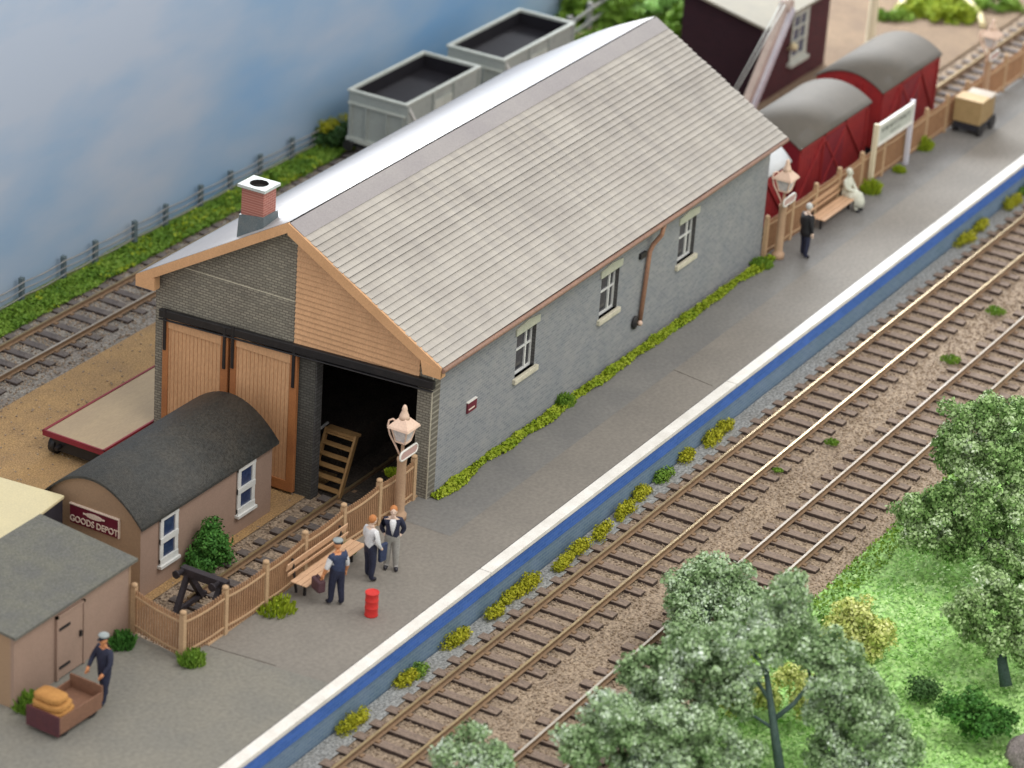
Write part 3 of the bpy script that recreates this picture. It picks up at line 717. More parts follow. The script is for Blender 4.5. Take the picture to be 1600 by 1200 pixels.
mb = MB(); mb.bar((.4, .5, .4), (-.1, .5, .35), .1, .1, 'black_iron'); mb.build('tow_bar', ft)

# ------------------------------------------------------------------ buffer stop
bs = thing('buffer_stop', 'black buffer stop with cross beam behind the picket fence', 'buffer stop', (-7.1, 2.35, GZ))
mb = MB(); mb.bar((0, -.72, 1.08), (0, .68, 1.08), .2, .24, 'buffer_black'); mb.build('beam', bs, bevel=.02)
for y in (-.5, .5):
    mb = MB(); mb.bar((.62, y, .12), (.02, y, 1.0), .15, .15, 'buffer_black'); mb.bar((-.5, y, .1), (-.02, y, 1.0), .13, .13, 'buffer_black'); mb.bar((-.6, y, .12), (.8, y, .12), .1, .1, 'buffer_black')
    mb.build('leg', bs)
for y in (-.5, .6):
    mb = MB(); mb.tube([(-.1, y, 1.12), (-.32, y, 1.12), (-.34, y, 1.12)], [.06, .06, .11], 'buffer_black', 12); mb.tube([(-.34, y, 1.12), (-.4, y, 1.12)], .11, 'buffer_black', 12); mb.build('buffer', bs)
mb = MB(); mb.box(.35, .75, -1.0, -.3, .05, .42, 'trolley_maroon'); mb.box(1.0, 1.6, -1.05, -.55, .05, .3, 'trolley_maroon'); tag(mb.build('timber_blocks', None, (-6.6, 2.1, GZ)), 'dark maroon timber blocks lying behind the fence by the buffer stop', 'timber')

# ------------------------------------------------------------------ picket fences
def fence(label, pts, h, name='picket_fence', pitch=.092, sag=.05, base=0.):
    t = thing(name, label, 'fence', (pts[0][0], pts[0][1], base))
    ox, oy = pts[0][0], pts[0][1]
    P = [Vector((p[0]-ox, p[1]-oy, 0)) for p in pts]
    for i, p in enumerate(P):
        mb = MB(); mb.box(-.065, .065, -.065, .065, -.1 if base == 0 else 0, h+.1, 'fence_light'); mb.lathe([(.06, h+.1), (.085, h+.13), (.08, h+.18), (.03, h+.21)], 'fence_light', n=12)
        mb.build('post', t, p)
    for i in range(len(P)-1):
        a, b = P[i], P[i+1]; L = (b-a).length; dr = (b-a)/L; mb = MB(); n = max(3, int(L/pitch)); nr = Vector((-dr.y, dr.x, 0))*.03
        for k in range(1, n):
            s = k/n; sg = -sag*4*s*(1-s); q = a+dr*(L*s)
            mb.bar((q.x, q.y, .04), (q.x, q.y, h+.03+sg), .042, .03, 'fence_tan', up=dr)
        mb.build('picket_panel', t)
        for hz in (.22, h-.12):
            mb = MB()
            seg = [a+dr*(L*s/6)+nr*-1+Vector((0, 0, hz-(sag*4*(s/6)*(1-s/6)))) for s in range(7)]
            for s in range(6): mb.bar(seg[s], seg[s+1], .03, .045, 'fence_light')
            mb.build('fence_rail', t)
    return t
lf = fence('tan picket fence curving from the store round to the goods shed corner', [(-10.42, 2.1), (-10.8, .38), (-9.2, .27), (-7.56, .2), (-5.72, .27), (-3.9, .3), (-2.2, .3), (-.5, .3)], 1.15)
rfe = fence('tan picket fence along the platform beyond the goods shed', [(20.05, .12)]+[(20.05+1.72*k, .1-.012*k) for k in range(1, 14)], 1.2)
mb = MB(); mb.prism([(-9.9, .24), (-.25, .28), (-.25, .5), (-9.9, .45)], -.02, .03, 'fence_light', 'xy'); o = mb.build('gravel_board', lf); o.location = (10.42, -2.1, 0)

# post and rail fence in front of the backdrop
bf = thing('post_and_wire_fence', 'low grey post and wire fence along the grass verge before the sky board', 'fence', (2.8, 17.45, GZ))
xp = [0.2, 2.0, 4.05, 5.6, 7.6, 9.3, 11.3, 12.9, 14.7, 16.6, 18.4]
for x in xp:
    mb = MB(); mb.box(-.07, .07, -.07, .07, 0, .92, 'fence_post_grey'); mb.build('post', bf, (x, random.uniform(-.05, .05), 0), random.uniform(-.2, .2))
mb = MB()
for z in (.38, .6, .82):
    for i in range(len(xp)-1):
        q = [(xp[i]+(xp[i+1]-xp[i])*s/4, -.09, z-.05*math.sin(PI*s/4)) for s in range(5)]
        mb.tube(q, .022, 'fence_rail_grey', 5)
mb.build('wire', bf)
bf2 = thing('paddock_fence', 'pale grey railed fence in front of the green hedge at the top', 'fence', (35.5, 15.9, GZ), .1)
for x in (0, 1.9, 3.8, 5.7):
    mb = MB(); mb.box(-.09, .09, -.09, .09, 0, 1.2, 'fence_rail_grey'); mb.build('post', bf2, (x, 0, 0))
for z in (.5, 1.0):
    mb = MB(); mb.bar((0, -.12, z), (5.7, -.12, z), .05, .12, 'fence_rail_grey'); mb.build('rail', bf2)

# ------------------------------------------------------------------ benches
def bench(label, loc, rotz, L):
    t = thing('platform_bench', label, 'bench', loc, rotz, 'slatted benches on the platform')
    mb = MB()
    for y in (.02, .19, .36): mb.box(0, L, -y-.155, -y, .43, .46, 'bench_slat')
    mb.build('seat', t, bevel=.008)
    mb = MB(); mb.bar((0, .06, .6), (L, .06, .6), .1, .03, 'bench_slat', up=(0, 1, .25)); mb.bar((0, .1, .78), (L, .1, .78), .21, .03, 'bench_slat', up=(0, 1, .25))
    mb.build('backrest', t, bevel=.008)
    for x in (.3, L-.3):
        mb = MB(); mb.box(x-.03, x+.03, -.3, -.24, 0, .43, 'black_iron'); mb.bar((x, -.02, 0), (x, .13, .92), .05, .05, 'black_iron', up=(0, 1, 0)); mb.bar((x, -.4, .4), (x, 0, .4), .05, .05, 'black_iron'); mb.build('leg', t)
    return t
bench('long slatted bench behind the standing passengers', (-6.75, .02, 0), 0, 2.75)
bench('slatted bench with a seated figure at its right end', (22.9, -.08, 0), 0, 2.7)

# ------------------------------------------------------------------ platform lamps
def lamp(label, loc):
    t = thing('platform_lamp', label, 'lamp', loc, 0, 'swan neck platform lamps')
    mb = MB(); mb.lathe([(.2, 0), (.2, .16), (.14, .22), (.135, .3), (.125, 1.7), (.14, 1.74), (.14, 1.8), (.05, 1.86), (.04, 2.3)], 'post_tan', n=14); mb.build('post', t)
    # lantern tapers down, four sided
    def ring4(r, z): return [(r*math.cos(PI/4+k*PI/2), r*math.sin(PI/4+k*PI/2), z) for k in range(4)]
    mb = MB(); vs = ring4(.2, 2.3)+ring4(.33, 2.72); mb.add(vs, [(3, 2, 1, 0), (4, 5, 6, 7)]+[(k, (k+1) % 4, 4+(k+1) % 4, 4+k) for k in range(4)], 'lamp_glass'); ln = mb.build('lantern', t)
    mb = MB()
    for k in range(4): mb.bar(ring4(.205, 2.3)[k], ring4(.34, 2.72)[k], .035, .035, 'lamp_pink')
    for r, z in ((.205, 2.3),):
        q = ring4(r, z)
        for k in range(4): mb.bar(q[k], q[(k+1) % 4], .04, .04, 'lamp_pink')
    mb.build('lantern_frame', ln)
    mb = MB(); vs = ring4(.45, 2.7)+ring4(.42, 2.76)+ring4(.15, 2.97); mb.add(vs, [(3, 2, 1, 0)]+[(j*4+k, j*4+(k+1) % 4, j*4+4+(k+1) % 4, j*4+4+k) for j in (0, 1) for k in range(4)]+[(8, 9, 10, 11)], 'lamp_pink')
    mb.lathe([(.15, 2.94), (.12, 3.05), (.07, 3.17), (.075, 3.22), (.05, 3.3), (.012, 3.34)], 'lamp_pink', n=12); mb.build('hood', t)
    mb = MB(); mb.tube([(-.02, .04, 1.82), (-.07, .16, 2.1), (-.1, .34, 2.4), (-.1, .42, 2.65), (-.08, .4, 2.8), (-.06, .3, 2.86), (-.03, .2, 2.8)], .028, 'lamp_pink', 8); mb.build('swan_neck', t)
    mb = MB(); pr = [(-.38+.0, 2.02), (.38, 2.02)]
    def slot(hx, hz): return [(hx*.0+sx*(hx)+hz*math.cos(a), 2.02+hz*math.sin(a)) for sx, a in [(1, -PI/2+PI*k/8) for k in range(9)]+[(-1, PI/2+PI*k/8) for k in range(9)]]
    mb.prism(slot(.3, .1), -.2, -.16, 'totem_pink', 'xz'); nb = mb.build('name_sign', t)
    mb = MB()
    for hz in (.125, -.125): mb.tube([(-.3, -.19, 2.02+hz), (.3, -.19, 2.02+hz)], .028, 'white_paint', 8)
    mb.tube([(.3+.125*math.cos(a), -.19, 2.02+.125*math.sin(a)) for a in [-PI/2+PI*k/8 for k in range(9)]], .028, 'white_paint', 8)
    mb.tube([(-.3-.125*math.cos(a), -.19, 2.02+.125*math.sin(a)) for a in [-PI/2+PI*k/8 for k in range(9)]], .028, 'white_paint', 8)
    mb.build('sign_rim', nb)
    return t
lamp('pink topped lamp by the shed doorway behind the two men', (-1.6, .02, 0))
lamp('lamp beside the far corner of the goods shed near the guard', (20.25, -.28, 0))
lamp('lamp by the far end of the fence beyond the luggage cart', (36.9, -.15, 0))
# drain-like base of the middle lamp, station name board
nb = thing('station_name_board', 'white framed station name board on two posts above the picket fence', 'sign', (27.35, -.16, 0), -.01)
for x in (0, 2.85):
    mb = MB(); mb.box(x-.07, x+.07, -.07, .07, 0, 2.3, 'cream_post' if x == 0 else 'crane_white'); mb.build('post', nb)
mb = MB(); mb.box(.1, 2.75, -.06, -.02, 1.6, 2.17, 'wagon_rim'); bd = mb.build('board', nb)
mb = MB(); mb.box(.06, 2.8, -.1, .0, 2.172, 2.27, 'white_paint'); mb.box(.06, 2.8, -.1, .0, 1.5, 1.597, 'white_paint'); mb.box(.06, .098, -.1, 0, 1.6, 2.17, 'white_paint'); mb.box(2.752, 2.8, -.1, 0, 1.6, 2.17, 'white_paint'); mb.build('board_frame', bd)
mb = MB(); rr = random.Random(3)
x = .35
while x < 2.5:
    w = rr.uniform(.08, .16); mb.box(x, x+w*.35, -.066, -.061, 1.9, 2.06, 'felt_roof'); mb.box(x+w*.35, x+w, -.066, -.061, 1.9+rr.choice((0, .07, .13)), 1.93+rr.choice((.0, .07, .1)), 'felt_roof'); x += w+.06
x = 1.1
while x < 1.8:
    w = rr.uniform(.06, .1); mb.box(x, x+w*.5, -.066, -.061, 1.68, 1.79, 'felt_roof'); x += w+.05
mb.build('lettering', bd)

# ------------------------------------------------------------------ rolling stock
RT = -.956
def wheels(t, xs_, hw=.62):
    for x in xs_:
        for s in (-1, 1):
            mb = MB(); mb.tube([(0, -.06, 0), (0, .06, 0)], .46, 'black_iron', 20); mb.tube([(0, -.09, 0), (0, .09, 0)], .12, 'rail_rust', 10); mb.build('wheel', t, (x, s*hw, .46))
def van(label, x0, L, W, roofm, eave=2.95, apex=3.42, endm='van_red_dark', brace=True):
    t = thing('goods_van', label, 'railway wagon', (x0, 2.4, RT), 0, 'red goods vans on the yard track')
    mb = MB(); z0 = .95
    mb.box(0, L, -W/2, W/2, z0, eave, 'van_red')
    n = 22
    body = mb.build('body', t)
    mb = MB()
    for k in range(n+1):
        x = L*k/n; mb.box(x-.012, x+.012, -W/2-.012, -W/2-.001, z0+.02, eave-.02, 'van_red_dark')
    mb.build('planking', body)
    ys2 = [-W/2+W*i/14 for i in range(15)]
    def ar(y, k=0): return eave+(apex-eave)*(1-(y/(W/2+.1))**2)
    for xx in (0, L):
        mb = MB(); s = -1 if xx == 0 else 1
        mb.prism([(-W/2+.002, eave-1.999), (W/2-.002, eave-1.999)]+[(y*.998, ar(y)-.02) for y in ys2[::-1]], xx+s*.002, xx+s*.05, endm)
        for y in (-.42, .42): mb.box(min(xx+s*.05, xx+s*.12), max(xx+s*.05, xx+s*.12), y-.06, y+.06, z0, eave+.2, endm)
        e = mb.build('end_panel', body)
    mb = MB(); yo = [-(W/2+.08)+(W+.16)*i/16 for i in range(17)]
    mb.prism([(y, ar(y)) for y in yo]+[(y, ar(y)+.05) for y in yo[::-1]], -.12, L+.12, roofm); r = mb.build('roof', t)
    for p in r.data.polygons: p.use_smooth = abs(p.normal.x) < .5
    mb = MB(); y = -W/2-.05
    for x in (.03, L/2-.8, L/2+.8, L-.03): mb.box(x-.045, x+.045, y, -W/2-.012, z0, eave-.02, 'van_red')
    for a, b in (((.1, z0+.05), (L/2-.85, eave-.1)), ((L-.1, z0+.05), (L/2+.85, eave-.1))): mb.bar((a[0], y+.01, a[1]), (b[0], y+.01, b[1]), .07, .06, 'van_red', up=(0, 1, 0))
    mb.box(0, L, y, -W/2-.012, eave-.12, eave-.02, 'van_red')
    build_each(mb, 'brace', body)
    mb = MB(); mb.box(L/2-.74, L/2+.74, -W/2-.055, -W/2-.014, z0+.06, eave-.14, 'van_red_dark')
    dr_ = mb.build('door', t)
    mb = MB(); mb.bar((L/2-.7, y-.015, z0+.15), (L/2+.7, y-.015, eave-.3), .07, .05, 'van_red', up=(0, 1, 0)); mb.bar((L/2+.7, y-.012, z0+.15), (L/2-.7, y-.012, eave-.3), .07, .05, 'van_red', up=(0, 1, 0)); mb.build('door_brace', dr_)
    mb = MB(); mb.box(.02, L-.02, -W/2+.1, W/2-.1, .7, z0-.002, 'black_paint')
    for x in (L*.24, L*.76): mb.box(x-.35, x+.35, -.85, -.78, .4, .72, 'black_paint')
    mb.build('underframe', t)
    wheels(t, (L*.24, L*.76))
    for xx, s in ((0, -1), (L, 1)):
        for yy in (-.85, .85):
            mb = MB(); mb.tube([(xx+s*.05, yy, .85), (xx+s*.4, yy, .85)], .07, 'black_iron', 10); mb.tube([(xx+s*.4, yy, .85), (xx+s*.46, yy, .85)], .2, 'black_iron', 14); mb.build('buffer', t)
    return t
van('red goods van with plain grey roof nearest the shed, in front of the other', 24.35, 5.3, 2.45, 'van_roof')
van('red goods van with grey roof farther from the shed, brighter end panel showing', 30.75, 4.75, 2.45, 'van_roof', endm='van_red', eave=3.0, apex=3.5)
van('red goods van with pale rounded roof almost hidden by the shed corner', 18.6, 4.95, 2.45, 'van_roof_pale', eave=2.72, apex=3.45, endm='van_red_bright')

def mineral(label, x0, yc, L=4.7, W=2.25, zt=2.5):
    t = thing('mineral_wagon', label, 'railway wagon', (x0, yc, RT), 0, 'grey open wagons on the back siding')
    z0 = .75; th = .07
    mb = MB(); mb.box(0, L, -W/2, -W/2+th, z0, zt, 'wagon_grey'); mb.box(0, L, W/2-th, W/2, z0, zt, 'wagon_grey')
    mb.box(0, th, -W/2+th, W/2-th, z0, zt, 'wagon_grey'); mb.box(L-th, L, -W/2+th, W/2-th, z0, zt, 'wagon_grey'); b = mb.build('body', t)
    mb = MB(); q = th+.002
    mb.box(q+.012, L-q-.012, -W/2+q+.012, W/2-q-.012, z0, zt-.5, 'wagon_inside')
    mb.box(q, q+.01, -W/2+q, W/2-q, z0+.5, zt-.03, 'wagon_inside'); mb.box(L-q-.01, L-q, -W/2+q, W/2-q, z0+.5, zt-.03, 'wagon_inside')
    mb.box(q+.01, L-q-.01, -W/2+q, -W/2+q+.01, z0+.5, zt-.03, 'wagon_inside'); mb.box(q+.01, L-q-.01, W/2-q-.01, W/2-q, z0+.5, zt-.03, 'wagon_inside'); mb.build('lining', b)
    mb = MB(); e = .05
    mb.box(-e, L+e, -W/2-e, -W/2+th+.01, zt, zt+.07, 'wagon_rim'); mb.box(-e, L+e, W/2-th-.01, W/2+e, zt, zt+.07, 'wagon_rim')
    mb.box(-e, th+.01, -W/2+th+.01, W/2-th-.01, zt, zt+.07, 'wagon_rim'); mb.box(L-th-.01, L+e, -W/2+th+.01, W/2-th-.01, zt, zt+.07, 'wagon_rim'); mb.build('rim', b)
    mb = MB(); y = -W/2
    for x in (.05, L*.36, L*.64, L-.05): mb.box(x-.05, x+.05, y-.07, y-.001, z0, zt-.02, 'wagon_grey')
    for yy in (-W/2+.1, -.4, .4, W/2-.1): mb.box(-.07, -.001, yy-.04, yy+.04, z0, zt-.4, 'wagon_grey')
    mb.box(-.08, -.001, -W/2, W/2, zt-.42, zt-.36, 'wagon_rim'); mb.box(-.09, -.001, -W/2, W/2, z0, z0+.16, 'wagon_rim'); build_each(mb, 'rib', b)
    mb = MB(); mb.box(L*.38, L*.62, y-.04, y-.001, z0+.05, zt-.35, 'wagon_rim'); mb.build('door', t)
    mb = MB(); mb.bar((.12, y-.03, zt-.08), (1.15, y-.03, z0+.3), .1, .03, 'frame_white', up=(0, 1, 0)); mb.build('stripe', b)
    mb = MB(); mb.box(.25, .8, y-.02, y-.001, z0+.12, z0+.42, 'black_paint'); mb.build('number_panel', b)
    mb = MB(); mb.box(.05, L-.05, -W/2+.15, W/2-.15, .55, z0-.002, 'black_paint'); mb.build('underframe', t)
    wheels(t, (L*.22, L*.78))
    for xx, s in ((0, -1), (L, 1)):
        for yy in (-.85, .85):
            mb = MB(); mb.tube([(xx, yy, .72), (xx+s*.35, yy, .72)], .07, 'black_iron', 10); mb.tube([(xx+s*.35, yy, .72), (xx+s*.4, yy, .72)], .2, 'black_iron', 14); mb.build('buffer', t)
    return t
mineral('grey open wagon with empty black interior at the left of the pair', 20.4, 14.82)
mineral('grey open wagon coupled behind, with coal dust on its floor', 26.2, 14.5, 4.9)

# ------------------------------------------------------------------ far right: hut, crane, pole, garden
rh = thing('brick_hut', 'dark maroon brick hut with pale slab roof beside the vans', 'hut', (34.35, 7.5, GZ))
mb = MB(); mb.box(0, 5.75, 0, .15, 0, 3.1, 'red_hut_brick'); mb.box(0, 5.75, 3.05, 3.2, 0, 3.1, 'red_hut_brick'); build_each(mb, 'wall', rh)
for x in (-.004, 5.6):
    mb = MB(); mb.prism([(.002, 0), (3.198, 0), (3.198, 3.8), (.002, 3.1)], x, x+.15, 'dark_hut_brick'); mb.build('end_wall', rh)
mb = MB(); mb.prism([(-.3, 3.06), (3.5, 3.9), (3.5, 4.0), (-.3, 3.16)], -.3, 6.05, 'hut_slab'); mb.build('roof', rh)
mb = MB(); mb.box(2.55, 3.7, -.02, -.002, 1.15, 2.75, 'glass_blue'); w = mb.build('window', rh)
mb = MB()
for p, q in ((2.5, 2.62), (3.08, 3.16), (3.6, 3.85)): mb.box(p, q, -.06, -.021, 1.1, 2.8, 'wagon_rim')
for p, q in ((1.0, 1.2), (1.72, 1.8), (2.25, 2.32), (2.72, 2.85)): mb.box(2.5, 3.85, -.07, -.022, p, q, 'wagon_rim')
mb.build('frame', w)
mb = MB(); mb.box(2.4, 3.9, -.2, -.001, .86, 1.0, 'wagon_rim'); mb.build('sill', w)
mb = MB(); mb.ball((2.3, -.25, 1.75), .16, 'cream_paint', 10); mb.bar((2.3, -.2, 1.7), (2.3, 0, 1.6), .05, .05, 'cream_paint'); mb.build('wall_lamp', rh)

cr = thing('yard_crane', 'wooden yard crane with leaning jib and stay wires behind the shed roof', 'crane', (30.3, 6.4, GZ))
mb = MB(); mb.bar((.1, 0, .3), (3.5, 0, 4.35), .46, .25, 'crane_wood', up=(0, 1, 0)); mb.build('jib', cr)
mb = MB(); mb.bar((.2, -.19, .1), (3.62, -.19, 4.2), .28, .12, 'crane_white', up=(0, 1, 0)); mb.build('jib_face', cr)
mb = MB(); mb.lathe([(.5, 0), (.5, .3), (.2, .35), (.16, 1.9), (.1, 2.0)], 'black_iron', n=14, c=(-.6, 0, 0)); mb.build('mast', cr)
mb = MB()
mb.tube([(3.2, .1, 4.42), (-.55, .1, 1.75)], .025, 'wire', 6); mb.tube([(3.1, -.1, 4.45), (-.55, -.1, 1.95)], .025, 'wire', 6); mb.build('stay_wire', cr)
mb = MB(); mb.tube([(3.45, -.2, 4.33), (3.45, .2, 4.33)], .24, 'crane_wood', 14); mb.build('pulley', cr)

pp = at(1356, 100, GZ)
ps = thing('signal_post', 'tall cream post standing behind the red vans', 'post', (41.3, 6.25, GZ))
mb = MB(); mb.lathe([(.3, 0), (.24, .3), (.18, .4), (.17, 4.6), (.15, 4.7)], 'cream_post', n=14); mb.build('shaft', ps)
mb = MB(); mb.box(-.18, .18, -.18, .18, 4.7, 4.8, 'black_iron'); mb.build('cap', ps)

# ------------------------------------------------------------------ foliage helpers
def leaves(mb, c, r, n, size, m, sq=(1, 1, 1), rnd=random, shell=.55):
    for _ in range(n):
        while True:
            v = Vector((rnd.uniform(-1, 1), rnd.uniform(-1, 1), rnd.uniform(-1, 1)))
            if .01 < v.length < 1: break
        v.normalize(); k = rnd.uniform(shell, 1)**.7
        p = Vector(c)+Vector((v.x*r*sq[0]*k, v.y*r*sq[1]*k, v.z*r*sq[2]*k))
        nn = (v+Vector((rnd.uniform(-1, 1), rnd.uniform(-1, 1), rnd.uniform(-.6, 1)))*.9).normalized()
        a = nn.cross(Vector((rnd.uniform(-1, 1), rnd.uniform(-1, 1), rnd.uniform(-1, 1)))).normalized(); b = nn.cross(a)
        s = size*rnd.uniform(.55, 1.3); w = s*rnd.uniform(.5, .9)
        mb.add([p-a*s, p+b*w, p+a*s, p-b*w], [(0, 1, 2, 3)], m)
def crown(name, parent, lobes, leafm, core='trunk_dark', size=.055, dens=70, base=(0, 0, 0), seed=1):
    """lobes: (x, y, z, r) in world space; each lobe is broken into many small puffs with gaps"""
    rnd = random.Random(seed); mb = MB(); bx, by, bz = base
    for (x, y, z, r) in lobes:
        for _ in range(int(22*(r/.8)**1.6)+6):
            while True:
                v = Vector((rnd.uniform(-1, 1), rnd.uniform(-1, 1), rnd.uniform(-.9, 1)))
                if .35 < v.length < 1: break
            pr_ = rnd.uniform(.16, .32)
            c = (x-bx+v.x*r, y-by+v.y*r, z-bz+v.z*r*.85)
            leaves(mb, c, pr_, int(dens*(pr_/.25)**2), size, leafm, (1.1, 1.1, .8), rnd, .3)
    return mb.build(name, parent, fixn=False)
def trunk_mb(mb, pts, r0, r1, m, n=9):
    k = len(pts); mb.tube(pts, [r0+(r1-r0)*i/(k-1) for i in range(k)], m, n)

def fore_tree(name, label, base, lobes_px, leafm, trunk_px=None, size=.052, dens=70, seed=1, group=None, depth_shift=0, tm='trunk'):
    bx, by, bz = base
    t = thing(name, label, 'tree' if trunk_px else 'bush', base, 0, group)
    rnd = random.Random(seed); lobes = []
    for (u, v, r) in lobes_px:
        p = at_depth(u, v, (bx, by, bz+2)); dist = (p-CP).dot(d); R_ = r*dist/FPX
        p = p+Vector((d.x, d.y, 0)).normalized()*rnd.uniform(-.5, .5)*R_
        lobes.append((p.x, p.y, p.z, R_))
    crown('crown' if trunk_px else 'foliage', t, lobes, leafm, size=size, dens=dens, base=base, seed=seed)
    if trunk_px:
        mb = MB()
        for path, ra, rb in trunk_px:
            pts = []
            for (u, v) in path:
                p = at_depth(u, v, (bx, by, bz+2)); pts.append((p.x-bx, p.y-by, p.z-bz))
            trunk_mb(mb, pts, ra, rb, tm)
        # twigs reaching into the lobes
        st_ = Vector(pts[0]) if pts else Vector((0, 0, 1))
        top = [at_depth(u, v, (bx, by, bz+2)) for (u, v) in trunk_px[0][0]][-1]; top = Vector((top.x-bx, top.y-by, top.z-bz))
        for (x, y, z, r) in sorted(lobes, key=lambda q: (Vector((q[0]-bx, q[1]-by, q[2]-bz))-top).length)[:4]:
            c = Vector((x-bx, y-by, z-bz)); mid = top.lerp(c, .5)+Vector((0, 0, -.1))
            trunk_mb(mb, [top, mid, c], .06, .02, tm, 6)
        mb.build('trunk', t)
    return t
tb = at(1222, 1225, GZ)
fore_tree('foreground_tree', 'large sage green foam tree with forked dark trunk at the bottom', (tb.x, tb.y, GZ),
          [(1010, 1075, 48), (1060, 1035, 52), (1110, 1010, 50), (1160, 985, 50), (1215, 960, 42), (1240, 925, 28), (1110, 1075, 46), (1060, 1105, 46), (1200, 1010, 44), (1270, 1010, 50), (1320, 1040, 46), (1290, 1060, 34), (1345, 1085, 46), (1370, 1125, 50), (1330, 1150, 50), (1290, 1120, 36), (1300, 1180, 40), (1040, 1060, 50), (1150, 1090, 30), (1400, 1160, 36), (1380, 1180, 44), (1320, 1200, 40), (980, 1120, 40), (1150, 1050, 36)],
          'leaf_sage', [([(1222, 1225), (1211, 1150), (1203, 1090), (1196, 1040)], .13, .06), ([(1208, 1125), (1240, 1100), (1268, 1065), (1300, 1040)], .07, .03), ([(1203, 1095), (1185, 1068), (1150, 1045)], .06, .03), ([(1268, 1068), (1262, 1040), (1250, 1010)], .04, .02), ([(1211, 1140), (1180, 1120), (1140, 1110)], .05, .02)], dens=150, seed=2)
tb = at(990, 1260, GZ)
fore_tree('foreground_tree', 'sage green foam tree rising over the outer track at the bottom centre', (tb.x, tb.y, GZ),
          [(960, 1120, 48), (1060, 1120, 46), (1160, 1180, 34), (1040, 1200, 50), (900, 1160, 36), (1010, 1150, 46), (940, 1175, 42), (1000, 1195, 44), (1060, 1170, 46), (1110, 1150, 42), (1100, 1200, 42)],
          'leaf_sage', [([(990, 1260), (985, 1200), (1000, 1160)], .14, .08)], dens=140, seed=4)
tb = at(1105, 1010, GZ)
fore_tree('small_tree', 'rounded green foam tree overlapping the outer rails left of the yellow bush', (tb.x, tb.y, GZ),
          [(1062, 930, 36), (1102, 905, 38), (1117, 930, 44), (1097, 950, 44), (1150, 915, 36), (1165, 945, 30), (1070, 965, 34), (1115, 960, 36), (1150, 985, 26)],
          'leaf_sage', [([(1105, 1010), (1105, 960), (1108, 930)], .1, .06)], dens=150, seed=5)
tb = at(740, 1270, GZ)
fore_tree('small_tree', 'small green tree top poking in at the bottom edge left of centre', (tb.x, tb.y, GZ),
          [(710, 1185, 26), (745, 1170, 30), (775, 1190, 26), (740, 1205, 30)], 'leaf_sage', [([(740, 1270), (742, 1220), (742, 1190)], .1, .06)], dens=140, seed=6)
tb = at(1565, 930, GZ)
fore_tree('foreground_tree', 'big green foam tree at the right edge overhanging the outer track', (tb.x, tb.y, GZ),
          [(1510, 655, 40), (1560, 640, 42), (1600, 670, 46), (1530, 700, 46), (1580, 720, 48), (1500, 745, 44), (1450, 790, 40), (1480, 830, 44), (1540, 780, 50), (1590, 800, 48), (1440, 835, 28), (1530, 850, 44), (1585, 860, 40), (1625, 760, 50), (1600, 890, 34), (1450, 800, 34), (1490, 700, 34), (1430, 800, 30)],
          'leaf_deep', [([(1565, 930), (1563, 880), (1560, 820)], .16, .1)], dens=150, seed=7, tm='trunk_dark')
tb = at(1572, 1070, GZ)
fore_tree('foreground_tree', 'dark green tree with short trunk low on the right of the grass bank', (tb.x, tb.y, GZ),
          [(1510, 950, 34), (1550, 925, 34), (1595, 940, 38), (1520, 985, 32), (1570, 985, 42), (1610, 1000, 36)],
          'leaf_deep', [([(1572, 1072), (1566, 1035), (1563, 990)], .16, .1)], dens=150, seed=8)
tb = at(1340, 1030, GZ)
fore_tree('yellow_bush', 'yellow green bush on the bank behind the large forked tree', (tb.x, tb.y, GZ),
          [(1320, 955, 22), (1345, 950, 22), (1300, 985, 20), (1340, 985, 26), (1372, 985, 22), (1360, 1010, 22), (1310, 1010, 22)], 'leaf_yellow', None, size=.05, dens=110, seed=9)
tb = at(1180, 1120, GZ)
fore_tree('yellow_bush', 'yellow green scrub seen through the fork of the large tree', (tb.x, tb.y, GZ),
          [(1170, 1075, 20), (1200, 1085, 20), (1240, 1060, 20), (1260, 1090, 22), (1150, 1100, 22)], 'leaf_yellow', None, size=.05, dens=110, seed=10)
tb = at(1530, 1150, GZ)
fore_tree('dark_shrub', 'dark green shrub on the bank near the bottom right corner', (tb.x, tb.y, GZ),
          [(1490, 1105, 22), (1525, 1110, 26), (1560, 1125, 24), (1530, 1135, 24)], 'leaf_rich', None, size=.05, dens=110, seed=11)
tb = at(1445, 1085, GZ)
fore_tree('dark_shrub', 'little dark green tuft shrub in the middle of the bright bank', (tb.x, tb.y, GZ),
          [(1440, 1075, 13), (1452, 1078, 12)], 'leaf_dark', None, size=.04, dens=110, seed=12)
# grass and ground cover
def carpet(name, label, n, area, zf, leafm, size, seed, patch=None):
    rnd = random.Random(seed); mb = MB()
    for _ in range(n):
        x = rnd.uniform(area[0], area[1]); y = rnd.uniform(area[2], area[3])
        if patch and patch(x, y) < rnd.random(): continue
        z = zf(x, y); h = size*rnd.uniform(.2, 1.6)
        nn = Vector((rnd.uniform(-1, 1), rnd.uniform(-1, 1), rnd.uniform(.2, 1.2))).normalized()
        a = nn.cross(Vector((rnd.uniform(-1, 1), rnd.uniform(-1, 1), rnd.uniform(-1, 1)))).normalized(); b = nn.cross(a); p = Vector((x, y, z+h)); s = size*rnd.uniform(.6, 1.3)
        mb.add([p-a*s, p+b*s*.8, p+a*s, p-b*s*.8], [(0, 1, 2, 3)], leafm)
    o = mb.build(name, fixn=False); tag(o, label, 'ground cover', kind='stuff'); return o
carpet('bank_foliage', 'bright green leafy ground cover all over the foreground bank', 52000, (-11, 14, -25, -10.3), lambda x, y: bank_z(x, y)+.04, 'leaf_bright', .06, 3,
       lambda x, y: .9 if y < -11 else .35)
